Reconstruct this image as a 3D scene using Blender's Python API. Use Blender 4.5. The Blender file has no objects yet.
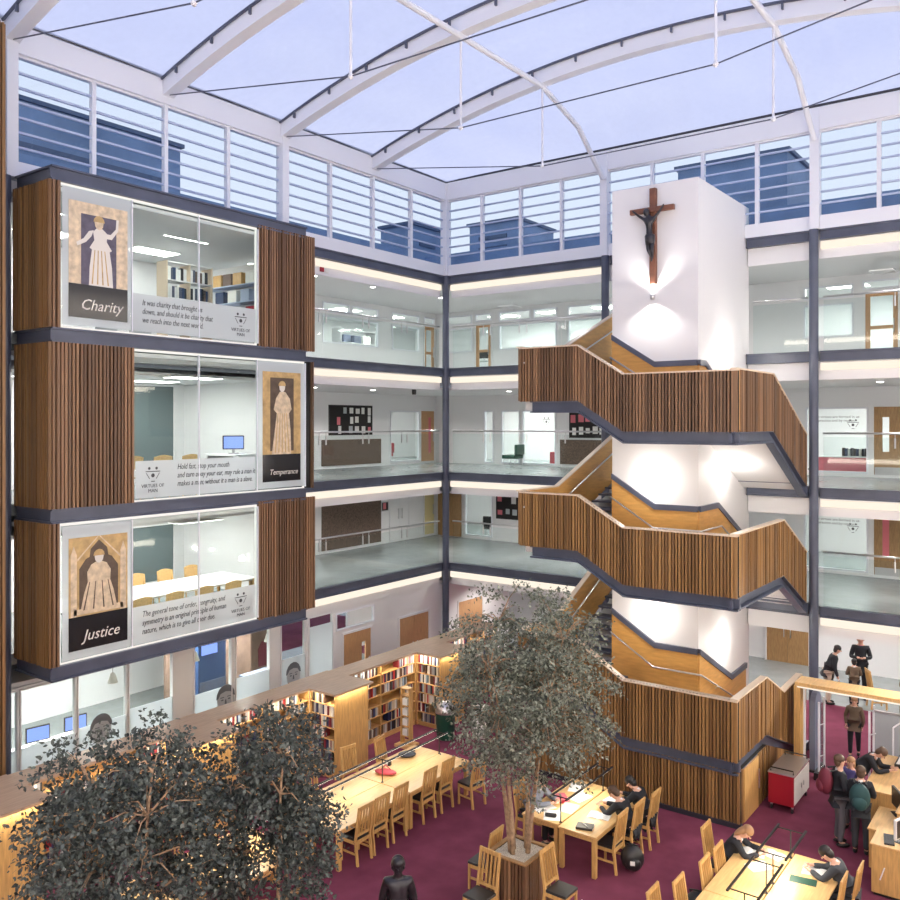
import bpy, math, random
from mathutils import Vector, Matrix, Euler
random.seed(7)
SC=bpy.context.scene; COL=SC.collection
PI=math.pi
# ---------------------------------------------------------------- materials
def newmat(name):
    m=bpy.data.materials.new(name); m.use_nodes=True
    nt=m.node_tree; nt.nodes.clear()
    out=nt.nodes.new('ShaderNodeOutputMaterial')
    return m,nt,out
def mat(name,col,rough=.5,metal=0,noise=0,nscale=8,bump=0,spec=.5,stretch=None,coat=0):
    m,nt,out=newmat(name); N=nt.nodes; L=nt.links
    b=N.new('ShaderNodeBsdfPrincipled'); L.new(b.outputs[0],out.inputs[0])
    b.inputs['Base Color'].default_value=(*col,1); b.inputs['Roughness'].default_value=rough; b.inputs['Metallic'].default_value=metal
    b.inputs['Specular IOR Level'].default_value=spec; b.inputs['Coat Weight'].default_value=coat
    if noise or bump:
        tc=N.new('ShaderNodeTexCoord'); mp=N.new('ShaderNodeMapping'); L.new(tc.outputs['Object'],mp.inputs[0])
        mp.inputs['Scale'].default_value=stretch or (1,1,1)
        nz=N.new('ShaderNodeTexNoise'); nz.inputs['Scale'].default_value=nscale; nz.inputs['Detail'].default_value=4; L.new(mp.outputs[0],nz.inputs[0])
        if noise:
            r=N.new('ShaderNodeValToRGB'); L.new(nz.outputs[0],r.inputs[0])
            r.color_ramp.elements[0].position=.3; r.color_ramp.elements[1].position=.7
            r.color_ramp.elements[0].color=(*[max(0,c*(1-noise)) for c in col],1)
            r.color_ramp.elements[1].color=(*[min(1,c*(1+noise)) for c in col],1)
            L.new(r.outputs[0],b.inputs['Base Color'])
        if bump:
            bp=N.new('ShaderNodeBump'); bp.inputs['Strength'].default_value=bump; bp.inputs['Distance'].default_value=.02
            L.new(nz.outputs[0],bp.inputs['Height']); L.new(bp.outputs[0],b.inputs['Normal'])
    return m
def slatmat(name,c0,c1,rough=.45):
    m,nt,out=newmat(name); N=nt.nodes; L=nt.links
    b=N.new('ShaderNodeBsdfPrincipled'); L.new(b.outputs[0],out.inputs[0]); b.inputs['Roughness'].default_value=rough
    g=N.new('ShaderNodeNewGeometry'); r=N.new('ShaderNodeValToRGB'); L.new(g.outputs['Random Per Island'],r.inputs[0])
    r.color_ramp.elements[0].color=(*c0,1); r.color_ramp.elements[1].color=(*c1,1)
    tc=N.new('ShaderNodeTexCoord'); mp=N.new('ShaderNodeMapping'); mp.inputs['Scale'].default_value=(12,12,.8); L.new(tc.outputs['Object'],mp.inputs[0])
    nz=N.new('ShaderNodeTexNoise'); nz.inputs['Scale'].default_value=3; L.new(mp.outputs[0],nz.inputs[0])
    mx=N.new('ShaderNodeMix'); mx.data_type='RGBA'; mx.blend_type='MULTIPLY'; mx.inputs[0].default_value=.5
    L.new(r.outputs[0],mx.inputs[6]); L.new(nz.outputs['Color'],mx.inputs[7])
    hs=N.new('ShaderNodeRGBToBW'); L.new(nz.outputs[0],hs.inputs[0]); L.new(hs.outputs[0],mx.inputs[7])
    L.new(mx.outputs[2],b.inputs['Base Color'])
    return m
def emit(name,col,s):
    m,nt,out=newmat(name); e=nt.nodes.new('ShaderNodeEmission'); e.inputs[0].default_value=(*col,1); e.inputs[1].default_value=s
    nt.links.new(e.outputs[0],out.inputs[0]); return m
def glass(name,tint=(.93,.97,.96),refl=.07):
    m,nt,out=newmat(name); N=nt.nodes; L=nt.links
    t=N.new('ShaderNodeBsdfTransparent'); t.inputs[0].default_value=(*tint,1)
    g=N.new('ShaderNodeBsdfGlossy'); g.inputs['Roughness'].default_value=.03
    f=N.new('ShaderNodeLayerWeight'); f.inputs[0].default_value=.5
    pw=N.new('ShaderNodeMath'); pw.operation='POWER'; pw.inputs[1].default_value=4; L.new(f.outputs['Facing'],pw.inputs[0])
    mm_=N.new('ShaderNodeMath'); mm_.operation='MULTIPLY_ADD'; mm_.inputs[1].default_value=.45; mm_.inputs[2].default_value=.02; L.new(pw.outputs[0],mm_.inputs[0])
    mx=N.new('ShaderNodeMixShader'); L.new(mm_.outputs[0],mx.inputs[0]); L.new(t.outputs[0],mx.inputs[1]); L.new(g.outputs[0],mx.inputs[2]); L.new(mx.outputs[0],out.inputs[0])
    return m
def frosted(name,col=(.8,.84,.87),amt=.7,trans=.5):
    m,nt,out=newmat(name); N=nt.nodes; L=nt.links
    t=N.new('ShaderNodeBsdfTransparent'); d=N.new('ShaderNodeBsdfDiffuse'); d.inputs[0].default_value=(*col,1)
    tl=N.new('ShaderNodeBsdfTranslucent'); tl.inputs[0].default_value=(*col,1)
    m1=N.new('ShaderNodeMixShader'); m1.inputs[0].default_value=trans; L.new(d.outputs[0],m1.inputs[1]); L.new(tl.outputs[0],m1.inputs[2])
    m2=N.new('ShaderNodeMixShader'); m2.inputs[0].default_value=amt; L.new(t.outputs[0],m2.inputs[1]); L.new(m1.outputs[0],m2.inputs[2]); L.new(m2.outputs[0],out.inputs[0])
    return m
M=dict(
 white=mat('white_paint',(.80,.80,.82),.6), white_cool=mat('white_metal_paint',(.78,.80,.86),.4), grey_wall=mat('pale_grey_paint',(.55,.57,.58),.7),
 steel=mat('grey_painted_steel',(.075,.088,.135),.35,noise=.15,nscale=2), steel_d=mat('dark_steel',(.03,.032,.045),.35),
 slat=slatmat('timber_battens',(.13,.068,.036),(.36,.20,.105)), slat_y=slatmat('warm_timber_battens',(.20,.10,.035),(.46,.25,.09)),
 backing=mat('black_backing',(.012,.010,.010),.8),
 ply=mat('golden_plywood',(.62,.34,.10),.4,noise=.12,nscale=3,stretch=(1,1,6)), cap=mat('pale_timber_capping',(.72,.58,.44),.4),
 oak=mat('light_oak',(.62,.37,.145),.35,noise=.18,nscale=4,stretch=(8,1,8)), oak_v=mat('light_oak_upright',(.60,.36,.13),.4,noise=.18,nscale=4,stretch=(9,9,1)),
 oak_top=mat('oak_tabletop',(.72,.46,.20),.28,noise=.14,nscale=3,stretch=(9,1,9)), brown_top=mat('greyed_oak_board',(.46,.32,.22),.38,noise=.12,nscale=3,stretch=(9,1,9)),
 door=mat('oak_veneer_door',(.52,.30,.15),.45,noise=.12,nscale=5,stretch=(7,7,1)), door_d=mat('walnut_veneer_door',(.33,.19,.08),.45,noise=.2,nscale=5,stretch=(7,7,1)),
 carpet=mat('plum_carpet',(.185,.046,.083),.95,noise=.16,nscale=2.2,spec=.1), floor_g=mat('grey_vinyl_floor',(.30,.33,.34),.22,noise=.08,nscale=3),
 ceil=mat('ceiling_white',(.74,.74,.75),.8), leather=mat('black_leather',(.02,.02,.022),.4), metal=mat('brushed_steel',(.60,.60,.62),.3,metal=.9),
 black=mat('black_plastic',(.015,.015,.017),.4), red=mat('red_enamel',(.32,.010,.025),.35), green=mat('dark_green_plastic',(.01,.07,.045),.4),
 strip=emit('warm_light_strip',(1,.87,.73),.80),shelfled=emit('shelf_strip',(1,.9,.75),5),fill_strip=emit('warm_fill_strip',(1,.88,.74),15), panel=emit('light_panel',(1,.97,.9),11.0), spot=emit('downlight_lens',(1,.96,.9),14.0), led=emit('white_edge_light',(1,.95,.9),.75),lampbar=emit('table_lamp_strip',(1,.93,.8),2.5),glow=emit('wall_lamp_glass',(1,.95,.87),5),
 screen=emit('lit_screen',(.25,.35,.9),1.2), glass=glass('clear_glass'), glass_g=glass('green_tinted_glass',(.93,.965,.96)), frost=frosted('frosted_film'), frost_b=frosted('pale_blue_frosted_film',(.78,.84,.88),.85,.45),
 louvre=mat('blue_grey_louvre',(.42,.50,.68),.4), roofblue=mat('blue_grey_cladding',(.16,.25,.42),.6,noise=.2,nscale=.7), roofdark=mat('dark_blue_louvre',(.06,.10,.19),.6),
 cork=mat('brown_pinboard',(.13,.09,.07),.9,noise=.4,nscale=25), paper=mat('white_paper',(.8,.8,.78),.8), poster_black=mat('black_print',(.012,.013,.018),.15),
 stone=mat('sandstone_print',(.52,.36,.16),.5,noise=.25,nscale=6), stone_l=mat('pale_stone_print',(.66,.54,.38),.5,noise=.25,nscale=8), stone_d=mat('shadow_brown_print',(.10,.07,.05),.5,noise=.3,nscale=6),
 niche_b=mat('slate_print',(.10,.09,.13),.5,noise=.3,nscale=6), ink=mat('dark_grey_ink',(.05,.05,.06),.6), cream=mat('cream_ink',(.75,.72,.66),.6), facegrey=mat('grey_ink',(.46,.49,.52),.7), haird=mat('charcoal_ink',(.15,.165,.19),.7),
 crosswood=mat('reddish_brown_timber',(.19,.075,.045),.5,noise=.2,nscale=6), bronze=mat('dark_bronze',(.045,.043,.05),.3,metal=.55,noise=.25,nscale=9),
 pink=mat('pink_panel',(.65,.16,.20),.6), redfab=mat('red_upholstery',(.5,.07,.09),.7), bark=mat('birch_bark',(.36,.24,.15),.8,noise=.4,nscale=14),
 gravel=mat('pale_gravel',(.52,.47,.40),.9,noise=.5,nscale=60,bump=.6), gate=mat('blue_grey_laminate',(.17,.20,.29),.35),
 blue=mat('deep_blue',(.015,.04,.11),.5), tealglass=mat('teal_grey_glass',(.12,.16,.17),.2), screen_grey=frosted('grey_frosted_screen',(.36,.38,.40),.8,.4), yellowp=mat('pale_yellow',(.75,.66,.35),.6), brownwall=mat('brown_partition',(.17,.11,.085),.7,noise=.2,nscale=4),
)
# ---------------------------------------------------------------- mesh builder
WL={}   # world location of roots
class MB:
    def __init__(s): s.v=[];s.f=[];s.mi=[];s.m=0;s.T=None
    def mt(s,i): s.m=i; return s
    def add(s,vs,fs):
        n=len(s.v)
        if s.T is not None: vs=[tuple(s.T@Vector(v)) for v in vs]
        s.v+=[tuple(v) for v in vs]; s.f+=[tuple(n+i for i in f) for f in fs]; s.mi+=[s.m]*len(fs); return s
    def box(s,x0,x1,y0,y1,z0,z1):
        x0,x1=min(x0,x1),max(x0,x1); y0,y1=min(y0,y1),max(y0,y1); z0,z1=min(z0,z1),max(z0,z1)
        return s.add([(x0,y0,z0),(x1,y0,z0),(x1,y1,z0),(x0,y1,z0),(x0,y0,z1),(x1,y0,z1),(x1,y1,z1),(x0,y1,z1)],
          [(0,3,2,1),(4,5,6,7),(0,1,5,4),(1,2,6,5),(2,3,7,6),(3,0,4,7)])
    def bev(s,x0,x1,y0,y1,z0,z1,b=.01):   # box with softened vertical and top edges
        P=[]
        def ring(i,z): return [(x0+i,y0+b+0,z),(x0+b,y0+i,z),(x1-b,y0+i,z),(x1-i,y0+b,z),(x1-i,y1-b,z),(x1-b,y1-i,z),(x0+b,y1-i,z),(x0+i,y1-b,z)]
        R=[ring(b*.7,z0),ring(0,z0+b),ring(0,z1-b),ring(b*.7,z1)]
        vs=sum(R,[]); fs=[tuple(range(7,-1,-1)),tuple(range(24,32))]
        for k in range(3):
            for i in range(8): fs.append((k*8+i,k*8+(i+1)%8,(k+1)*8+(i+1)%8,(k+1)*8+i))
        return s.add(vs,fs)
    def hexa(s,b4,t4): return s.add(list(b4)+list(t4),[(0,3,2,1),(4,5,6,7),(0,1,5,4),(1,2,6,5),(2,3,7,6),(3,0,4,7)])
    def prism(s,poly,axis,a0,a1):   # poly in the two other axes
        def P(p,a):
            return {'x':(a,p[0],p[1]),'y':(p[0],a,p[1]),'z':(p[0],p[1],a)}[axis]
        n=len(poly); vs=[P(p,a0) for p in poly]+[P(p,a1) for p in poly]
        fs=[tuple(range(n-1,-1,-1)),tuple(range(n,2*n))]+[(i,(i+1)%n,n+(i+1)%n,n+i) for i in range(n)]
        return s.add(vs,fs)
    def tube(s,pts,r,seg=8,cap=True):
        pts=[Vector(p) for p in pts]; rs=r if isinstance(r,(list,tuple)) else [r]*len(pts); n=len(pts); vs=[]
        for i,p in enumerate(pts):
            d=(pts[min(i+1,n-1)]-pts[max(i-1,0)]).normalized()
            a=Vector((0,0,1)) if abs(d.z)<.9 else Vector((1,0,0))
            u=d.cross(a).normalized(); w=u.cross(d).normalized()
            for k in range(seg):
                t=2*PI*k/seg; vs.append(p+(u*math.cos(t)+w*math.sin(t))*rs[i])
        fs=[(i*seg+k,i*seg+(k+1)%seg,(i+1)*seg+(k+1)%seg,(i+1)*seg+k) for i in range(n-1) for k in range(seg)]
        if cap: fs+=[tuple(range(seg-1,-1,-1)),tuple(range((n-1)*seg,n*seg))]
        return s.add(vs,fs)
    def bar(s,a,b,w,h):   # rectangular bar from a to b (w across, h vertical-ish)
        a,b=Vector(a),Vector(b); d=(b-a).normalized(); up=Vector((0,0,1)) if abs(d.z)<.95 else Vector((1,0,0))
        u=d.cross(up).normalized()*w/2; v=u.cross(d).normalized()*h/2
        return s.hexa([a-u-v,a+u-v,b+u-v,b-u-v],[a-u+v,a+u+v,b+u+v,b-u+v])
    def ell(s,c,r,seg=12,ring=8,R=None):
        vs=[];c=Vector(c)
        for i in range(ring+1):
            t=PI*i/ring
            for k in range(seg):
                p=2*PI*k/seg; q=Vector((r[0]*math.sin(t)*math.cos(p),r[1]*math.sin(t)*math.sin(p),r[2]*math.cos(t)))
                if R: q=R@q
                vs.append(c+q)
        fs=[(i*seg+k,(i+1)*seg+k,(i+1)*seg+(k+1)%seg,i*seg+(k+1)%seg) for i in range(ring) for k in range(seg)]
        return s.add(vs,fs)
    def lathe(s,prof,c=(0,0,0),seg=16):
        vs=[];n=len(prof)
        for r,z in prof:
            for k in range(seg):
                t=2*PI*k/seg; vs.append((c[0]+r*math.cos(t),c[1]+r*math.sin(t),c[2]+z))
        fs=[(i*seg+k,i*seg+(k+1)%seg,(i+1)*seg+(k+1)%seg,(i+1)*seg+k) for i in range(n-1) for k in range(seg)]
        fs+=[tuple(range(seg-1,-1,-1)),tuple(range((n-1)*seg,n*seg))]
        return s.add(vs,fs)
    def build(s,name,mats,parent=None,smooth=False,local=False,origin=True):
        if not isinstance(mats,(list,tuple)): mats=[mats]
        off=Vector((0,0,0))
        if parent is not None:
            if not local: off=WL.get(parent.name,Vector((0,0,0)))
        elif origin and s.v and not local:
            xs=[v[0] for v in s.v];ys=[v[1] for v in s.v];zs=[v[2] for v in s.v]
            off=Vector(((min(xs)+max(xs))/2,(min(ys)+max(ys))/2,min(zs)))
        me=bpy.data.meshes.new(name)
        me.from_pydata([(v[0]-off.x,v[1]-off.y,v[2]-off.z) for v in s.v],[],s.f)
        for m in mats: me.materials.append(M[m] if isinstance(m,str) else m)
        me.polygons.foreach_set('material_index',s.mi)
        if smooth: me.polygons.foreach_set('use_smooth',[True]*len(s.f))
        me.update()
        o=bpy.data.objects.new(name,me); COL.objects.link(o)
        if parent is not None:
            o.parent=parent; WL[o.name]=off.copy() if not local else Vector((0,0,0))
        else: o.location=off; WL[o.name]=off.copy()
        return o
def tag(o,label=None,cat=None,group=None,kind=None):
    if label: o['label']=label
    if cat: o['category']=cat
    if group: o['group']=group
    if kind: o['kind']=kind
    return o
def thing(name,label,cat,loc=(0,0,0),rz=0,group=None):
    o=bpy.data.objects.new(name,None); COL.objects.link(o); o.location=loc; o.rotation_euler=(0,0,rz); o.empty_display_size=.1
    WL[o.name]=Vector(loc); return tag(o,label,cat,group)
def struct(name,mb,m,parent=None,**k):
    o=mb.build(name,m,parent,**k)
    if parent is None: o['kind']='structure'
    return o
KIDS={}
def copy_tree(o,parent=None):
    c=o.copy(); COL.objects.link(c)
    if parent is not None: c.parent=parent
    for ch in list(o.children): copy_tree(ch,c)
    return c
def box(*a): return MB().box(*a)
# wing mapping: R wing face y=0 (u=x, d=y);  L wing face x=0 (u=-y, d=-x)
def wb(mb,w,u0,u1,d0,d1,z0,z1):
    return mb.box(u0,u1,d0,d1,z0,z1) if w=='R' else mb.box(-d0,-d1,-u0,-u1,z0,z1)
def wp(w,u,d,z): return (u,d,z) if w=='R' else (-d,-u,z)
Z=[0,3.52,6.42,9.76,12.73]
# ================================================================= SETTING
struct('floor',box(-9,21,-26,3.9,-.2,0),'carpet')
struct('floor',box(-9,21,3.9,12,-.2,0),'floor_g')
struct('floor',box(-6,-.3,-22,0,0,.01),'floor_g')
LB={'R':5.2,'L':4.4}; UMAX={'R':17.2,'L':22}
for k in (1,2,3):
    z=Z[k]; m=MB()
    m.box(-9,21,.12,10,z-.22,z); m.box(-9,-.12,-22,.12,z-.22,z)
    struct('floor',m,'floor_g')
for k in (1,2,3,4):
    z=Z[k]-.70+(.32 if k==4 else 0); m=MB()
    m.box(-9,21,.23,12,z,z+.08); m.box(-9,-.23,-22,.23,z,z+.08)
    struct('ceiling',m,'ceil')
m=MB(); m.box(-9,21,.14,12,12.5,12.72); m.box(-9,-.14,-22,.14,12.5,12.72); struct('ceiling',m,'white')
# edge beams, fascias and light strips per wing / floor / bay
def ibeam(m,w,u0,u1,z,d0=-.02,h=.26,wd=.14):
    wb(m,w,u0,u1,d0+.05,d0+wd-.05,z-h,z); wb(m,w,u0,u1,d0,d0+wd,z-.035,z); wb(m,w,u0,u1,d0,d0+wd,z-h,z-h+.035)
nm={'R':'right','L':'left'}; ordn={1:'first',2:'second',3:'third',4:'roof level'}
tn=[0]
def trim(mb,m,**k):
    tn[0]+=1; return struct('trim_%d'%tn[0],mb,m,**k)
for k in (1,2,3,4):
    for w in 'RL':
        bays={'R':[(.12,5.55),(9.62 if k<4 else 9.62,11.15),(11.4,17.2)],'L':[(.12,7.35)] + ([(14.2,22)] )}[w]
        if k==4 and w=='R': bays=[(.12,5.55),(5.8,7.45),(9.62,11.15),(11.4,17.2)]
        m=MB()
        for a,b in bays: ibeam(m,w,a,b,Z[k])
        trim(m,'steel')
        m=MB()
        for a,b in [(0.14,7.45) if w=='R' else (.14,7.4),(9.62,17.2) if w=='R' else (14.2,22)]:
            wb(m,w,a,b,.13,.22,Z[k]-.70,Z[k]-.24)
        trim(m,'white')
        for a,b in ([(.14,5.5),(11.4,17.2)] if w=='R' else [(.14,7.3)]):
            m=MB(); wb(m,w,a,b,.06,.13,Z[k]-.47,Z[k]-.29)
            o=m.build('light_strip','strip')
            side='stair tower' if a>6 else 'corner column'
            tag(o,'long light strip under the %s beam of the %s-hand wall%s'%(ordn[k],nm[w],'' if w=='L' else (', right of stairs' if a>6 else ', left of stairs')),'light strip')
# ---------------------------------------------------------------- columns
def column(x,y,z0,z1,lab,r=.11,m='steel'):
    o=MB().tube([(x,y,z0),(x,y,z1)],r,16).build('steel_column',m); tag(o,lab,'column'); return o
column(0.02,0.02-.04,0,12.73,'dark grey round steel column in the corner where the two walls meet')
column(11.27,-.04,0,12.73,'dark grey round steel column right of the timber staircase')
column(5.67,-.04,0,12.73,'dark grey round steel column just left of the white tower')
column(.06,-14.12,0,12.73,'dark grey round steel column at the left edge beside the timber boxes')
# ---------------------------------------------------------------- partition walls with openings
def wallholes(w,u0,u1,z0,z1,d0,d1,holes):
    m=MB(); us=sorted({u0,u1}|{max(u0,min(u1,h[i])) for h in holes for i in (0,1)}); zs=sorted({z0,z1}|{max(z0,min(z1,h[i])) for h in holes for i in (2,3)})
    for a,b in zip(us,us[1:]):
        run=None
        for c,d in zip(zs,zs[1:]):
            um,zm=(a+b)/2,(c+d)/2
            hole=any(h[0]<um<h[1] and h[2]<zm<h[3] for h in holes)
            if hole:
                if run: wb(m,w,a,b,d0,d1,run[0],run[1]); run=None
            else: run=(run[0],d) if run else (c,d)
        if run: wb(m,w,a,b,d0,d1,run[0],run[1])
    return m
wn=[0]; dn=[0]
def window(w,u0,u1,z0,z1,d,frame='white_cool',fw=.05,bars=0,pane='glass'):
    wn[0]+=1; m=MB()
    wb(m,w,u0,u0+fw,d-.03,d+.08,z0,z1); wb(m,w,u1-fw,u1,d-.03,d+.08,z0,z1); wb(m,w,u0+fw,u1-fw,d-.03,d+.08,z0,z0+fw); wb(m,w,u0+fw,u1-fw,d-.03,d+.08,z1-fw,z1)
    for i in range(bars):
        u=u0+(u1-u0)*(i+1)/(bars+1); wb(m,w,u-.02,u+.02,d-.02,d+.06,z0+fw,z1-fw)
    o=struct('window_%d'%wn[0],m,frame)
    p=MB(); wb(p,w,u0+fw,u1-fw,d+.02,d+.03,z0+fw,z1-fw); p.build('pane',pane,o)
    return o
def door(w,u0,u1,z0,h,d,leafm='door',double=False,vision=None,frame='white',glazed=False,sign=False,plate=False):
    dn[0]+=1; m=MB(); f=.06
    wb(m,w,u0-f,u0,d-.03,d+.1,z0,z0+h+f); wb(m,w,u1,u1+f,d-.03,d+.1,z0,z0+h+f); wb(m,w,u0,u1,d-.03,d+.1,z0+h,z0+h+f)
    o=struct('door_%d'%dn[0],m,frame)
    ls=[(u0,u1)] if not double else [(u0,(u0+u1)/2-.005),((u0+u1)/2+.005,u1)]
    for i,(a,b) in enumerate(ls):
        lf=MB()
        if glazed:
            e=.13
            for q in [(a,a+e,z0,z0+h),(b-e,b,z0,z0+h),(a+e,b-e,z0,z0+.15),(a+e,b-e,z0+h-.13,z0+h),(a+e,b-e,z0+h*.47,z0+h*.47+.1)]: wb(lf,w,q[0],q[1],d,d+.05,q[2],q[3])
            lo=lf.build('door_leaf',leafm,o)
            g=MB(); wb(g,w,a+e,b-e,d+.02,d+.03,z0+.15,z0+h-.13); g.build('glazing','glass',lo)
        elif vision:
            va=a+vision[0]; vb=a+vision[1]; z1,z2=z0+vision[2],z0+vision[3]
            for q in [(a,va,z0,z0+h),(vb,b,z0,z0+h),(va,vb,z0,z1),(va,vb,z2,z0+h)]: wb(lf,w,q[0],q[1],d,d+.05,q[2],q[3])
            lo=lf.build('door_leaf',leafm,o)
            g=MB(); wb(g,w,va,vb,d+.02,d+.03,z1,z2); g.build('glazing',vision[4] if len(vision)>4 else 'glass',lo)
        else:
            wb(lf,w,a,b,d,d+.05,z0,z0+h); lo=lf.build('door_leaf',leafm,o)
        hd=MB(); uh=(b-.1 if i==0 else a+.1) if (double or w=='R') else a+.1
        p0=wp(w,uh,d-.05,z0+.85); p1=wp(w,uh,d-.05,z0+1.25); hd.tube([p0,p1],.016,8)
        for zz in (.9,1.2): hd.tube([wp(w,uh,d-.05,z0+zz),wp(w,uh,d,z0+zz)],.01,6)
        hd.build('door_handle','metal',o,smooth=True)
        if sign:
            s=MB(); wb(s,w,(a+b)/2+.08,(a+b)/2+.32,d-.012,d,z0+h-.3,z0+h-.24); s.build('sign_plate','black',o)
        if plate:
            s=MB(); wb(s,w,a+.02,b-.02,d-.01,d,z0+.03,z0+.3); s.build('kick_plate','metal',o)
    return o
dL,dR=4.4,5.2
DZ={1:2.05,2:2.05,3:2.05}
parts_spec={
 ('R',3):dict(win=[(-3.9,-2.6,1.0,1.95),(-3.9,-2.6,2.08,2.45),(-2.45,-1.70,2.15,2.45),(-1.35,1.15,1.0,1.95),(-1.35,.05,2.08,2.45),(.15,1.15,2.08,2.45),(1.6,4.9,1.0,1.95),(1.6,4.9,2.08,2.45),(9.7,11.1,.8,1.8),(9.7,11.1,1.95,2.35),(11.35,12.35,2.12,2.4),(12.55,15.5,.9,1.85),(12.55,15.5,1.95,2.4)],
            doors=[(-2.42,-1.72,'gl'),(11.42,12.28,'gl')]),
 ('L',3):dict(win=[(-1.73,1.16,1.0,1.95),(-.2,1.16,2.05,2.42),(-1.73,-.3,2.05,2.42),(-4.15,-2.5,1.0,1.95),(-4.15,-2.5,2.05,2.42),(-5.12,-4.45,2.15,2.42)],doors=[(-5.1,-4.47,'gl')]),
 ('R',2):dict(win=[(-2.04,-1.6,.05,2.05),(-1.25,-.42,.05,2.05),(-.33,1.12,.05,2.05),(9.75,11.5,.1,2.05)],doors=[(11.65,13.1,'sol')]),
 ('L',2):dict(win=[(-4.15,-2.4,.1,2.05)],doors=[(-5.1,-4.25,'vis')]),
 ('R',1):dict(win=[(-2.95,-1.65,.1,1.9),(9.7,11.5,.1,1.75)],doors=[(11.65,13.1,'sol1')]),
 ('L',1):dict(win=[],doors=[(-5.1,-4.47,'yel'),(-3.5,-2.4,'wh')]),
}
for (w,k),sp in parts_spec.items():
    z=Z[k]; d=LB[w]; top=Z[k+1]-.70+(.32 if k==3 else 0)
    holes=[(a,b,z+c,z+e) for a,b,c,e in sp['win'] if b>a]+[(a,b,z,z+DZ[k]) for a,b,_ in sp['doors']]
    u0=-LB['L'] if w=='R' else -LB['R']
    m=wallholes(w,u0,UMAX[w],z,top,d,d+.1,holes)
    struct('wall_%s'%({'R':'right','L':'left'}[w]),m,'white')
    for a,b,c,e in sp['win']:
        if b>a: window(w,a,b,z+c,z+e,d)
    for a,b,t in sp['doors']:
        kw=dict(gl=dict(glazed=True,leafm='door'),sol=dict(leafm='door_d',vision=(.22,.40,.75,1.75),sign=True,plate=True),sol1=dict(leafm='door_d',vision=(.22,.40,.6,1.75,'pink'),sign=True,plate=True),vis=dict(leafm='door',vision=(.18,.36,.4,1.8,'pink')),yel=dict(leafm='yellowp'),wh=dict(leafm='white',double=True))[t]
        door(w,a,b,z,DZ[k],d,**kw)
    # low wall skirting
    m=MB(); wb(m,w,u0,UMAX[w],d-.02,d,z,z+.08)
    struct('baseboard_%s'%nm[w],m,'white')
# room shell behind the partitions
for k in (1,2,3):
    z,top=Z[k],Z[k+1]-.7+(.32 if k==3 else 0)
    struct('wall_back',box(-9,20,9.6,9.7,z,top),'white'); struct('wall_back',box(-9.1,-9,-22,9.7,z,top),'white')
struct('wall_end',box(17.2,17.3,0,12,0,12.7),'white')
struct('wall_end',box(17.2,17.3,-26,0,0,15.6),'white')
struct('wall_end',box(-9,17.2,-26.1,-26,0,15.6),'white')
# ground floor left wall with glazing and doors (plane x=0 set back .1)
gl=[]; G0=-.05
holes=[(-1.0+.0,-1.0,0,0)]
dsp=[(3.45,4.6,'v'),(.72,2.15,'d'),(-2.3,-.9,'d')]
winsG=[(5.0,5.95),(6.05,6.95),(7.3,8.42),(8.52,9.65),(10.2,11.36),(11.38,12.54),(12.56,13.74),(13.76,14.9)]
hol=[(a,b,0,2.08) for a,b,_ in dsp]+[(a,b,.1,2.78) for a,b in winsG]+[(3.3,4.9,2.2,2.7)]
m=wallholes('L',-4,22,0,2.82,.15,.25,hol); struct('wall_left',m,'white')
for a,b,t in dsp: door('L',a,b,0,2.05,.15,double=(t=='d'),vision=(.2,.38,.3,1.7) if t=='v' else None)
for i,(a,b) in enumerate(winsG):
    o=window('L',a,b,.1,2.78,.15,frame='white',fw=.03)
    f=MB(); wb(f,'L',a+.03,b-.03,.14,.165,.13,[2.5,1.85,1.72,1.62,1.75,1.66,1.6,1.6][i]); f.build('frosted_film','frost_b',o)
window('L',3.3,4.9,2.2,2.7,.15,fw=.03,pane='glass_g')
struct('wall_back',box(-6.1,-6,-22,-5,0,2.82),'white')
struct('wall_back',box(-3,17,7.7,7.8,0,2.9),'white'); struct('wall_left',box(-4.4,-4.3,0,7.7,0,2.9),'white')
# ground ceiling panel lights etc.
# ---------------------------------------------------------------- clerestory
zs0,zs1=13.02,15.15
m=MB(); m.box(-.15,.02,-22,0,12.73,zs0); m.box(-.15,17.2,-.02,.15,12.73,zs0); trim(m,'white_cool')
m=MB(); m.box(-.25,.08,-22,.25,zs1,15.68); m.box(-.25,17.2,-.08,.25,zs1,15.68); trim(m,'white_cool')
def clere(w,ub,n):
    for a,b in zip(ub,ub[1:]):
        for i in range(n):
            u0=a+(b-a)*i/n; u1=a+(b-a)*(i+1)/n; wn[0]+=1
            f=MB(); wb(f,w,u0+.001,u0+.045,-.02,.1,zs0,zs1); wb(f,w,u1-.045,u1-.001,-.02,.1,zs0,zs1); wb(f,w,u0+.045,u1-.045,0,.06,zs1-.05,zs1); wb(f,w,u0+.045,u1-.045,0,.06,zs0,zs0+.05)
            o=struct('window_%d'%wn[0],f,'white_cool')
            g=MB(); wb(g,w,u0+.045,u1-.045,.09,.10,zs0+.05,zs1-.05); g.build('pane','glass',o)
            for j in range(6):
                zz=zs0+.05+(zs1-zs0-.1)*(j+1)/7+.0
                l=MB(); wb(l,w,u0+.045,u1-.045,.02,.08,zz-.022,zz+.022); l.build('louvre','louvre',o)
clere('R',[.0,5.65,11.3,16.95],4); clere('L',[0,7.0,14.0,21.0],4)
for w,us in (('R',[5.65,11.3]),('L',[7.0,14.0])):
    for u in us:
        m=MB(); wb(m,w,u-.11,u+.11,-.12,.12,12.73,15.68); trim(m,'white_cool')
m=MB(); m.box(-.12,.12,-.12,.12,12.73,15.68); trim(m,'white_cool')
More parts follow.
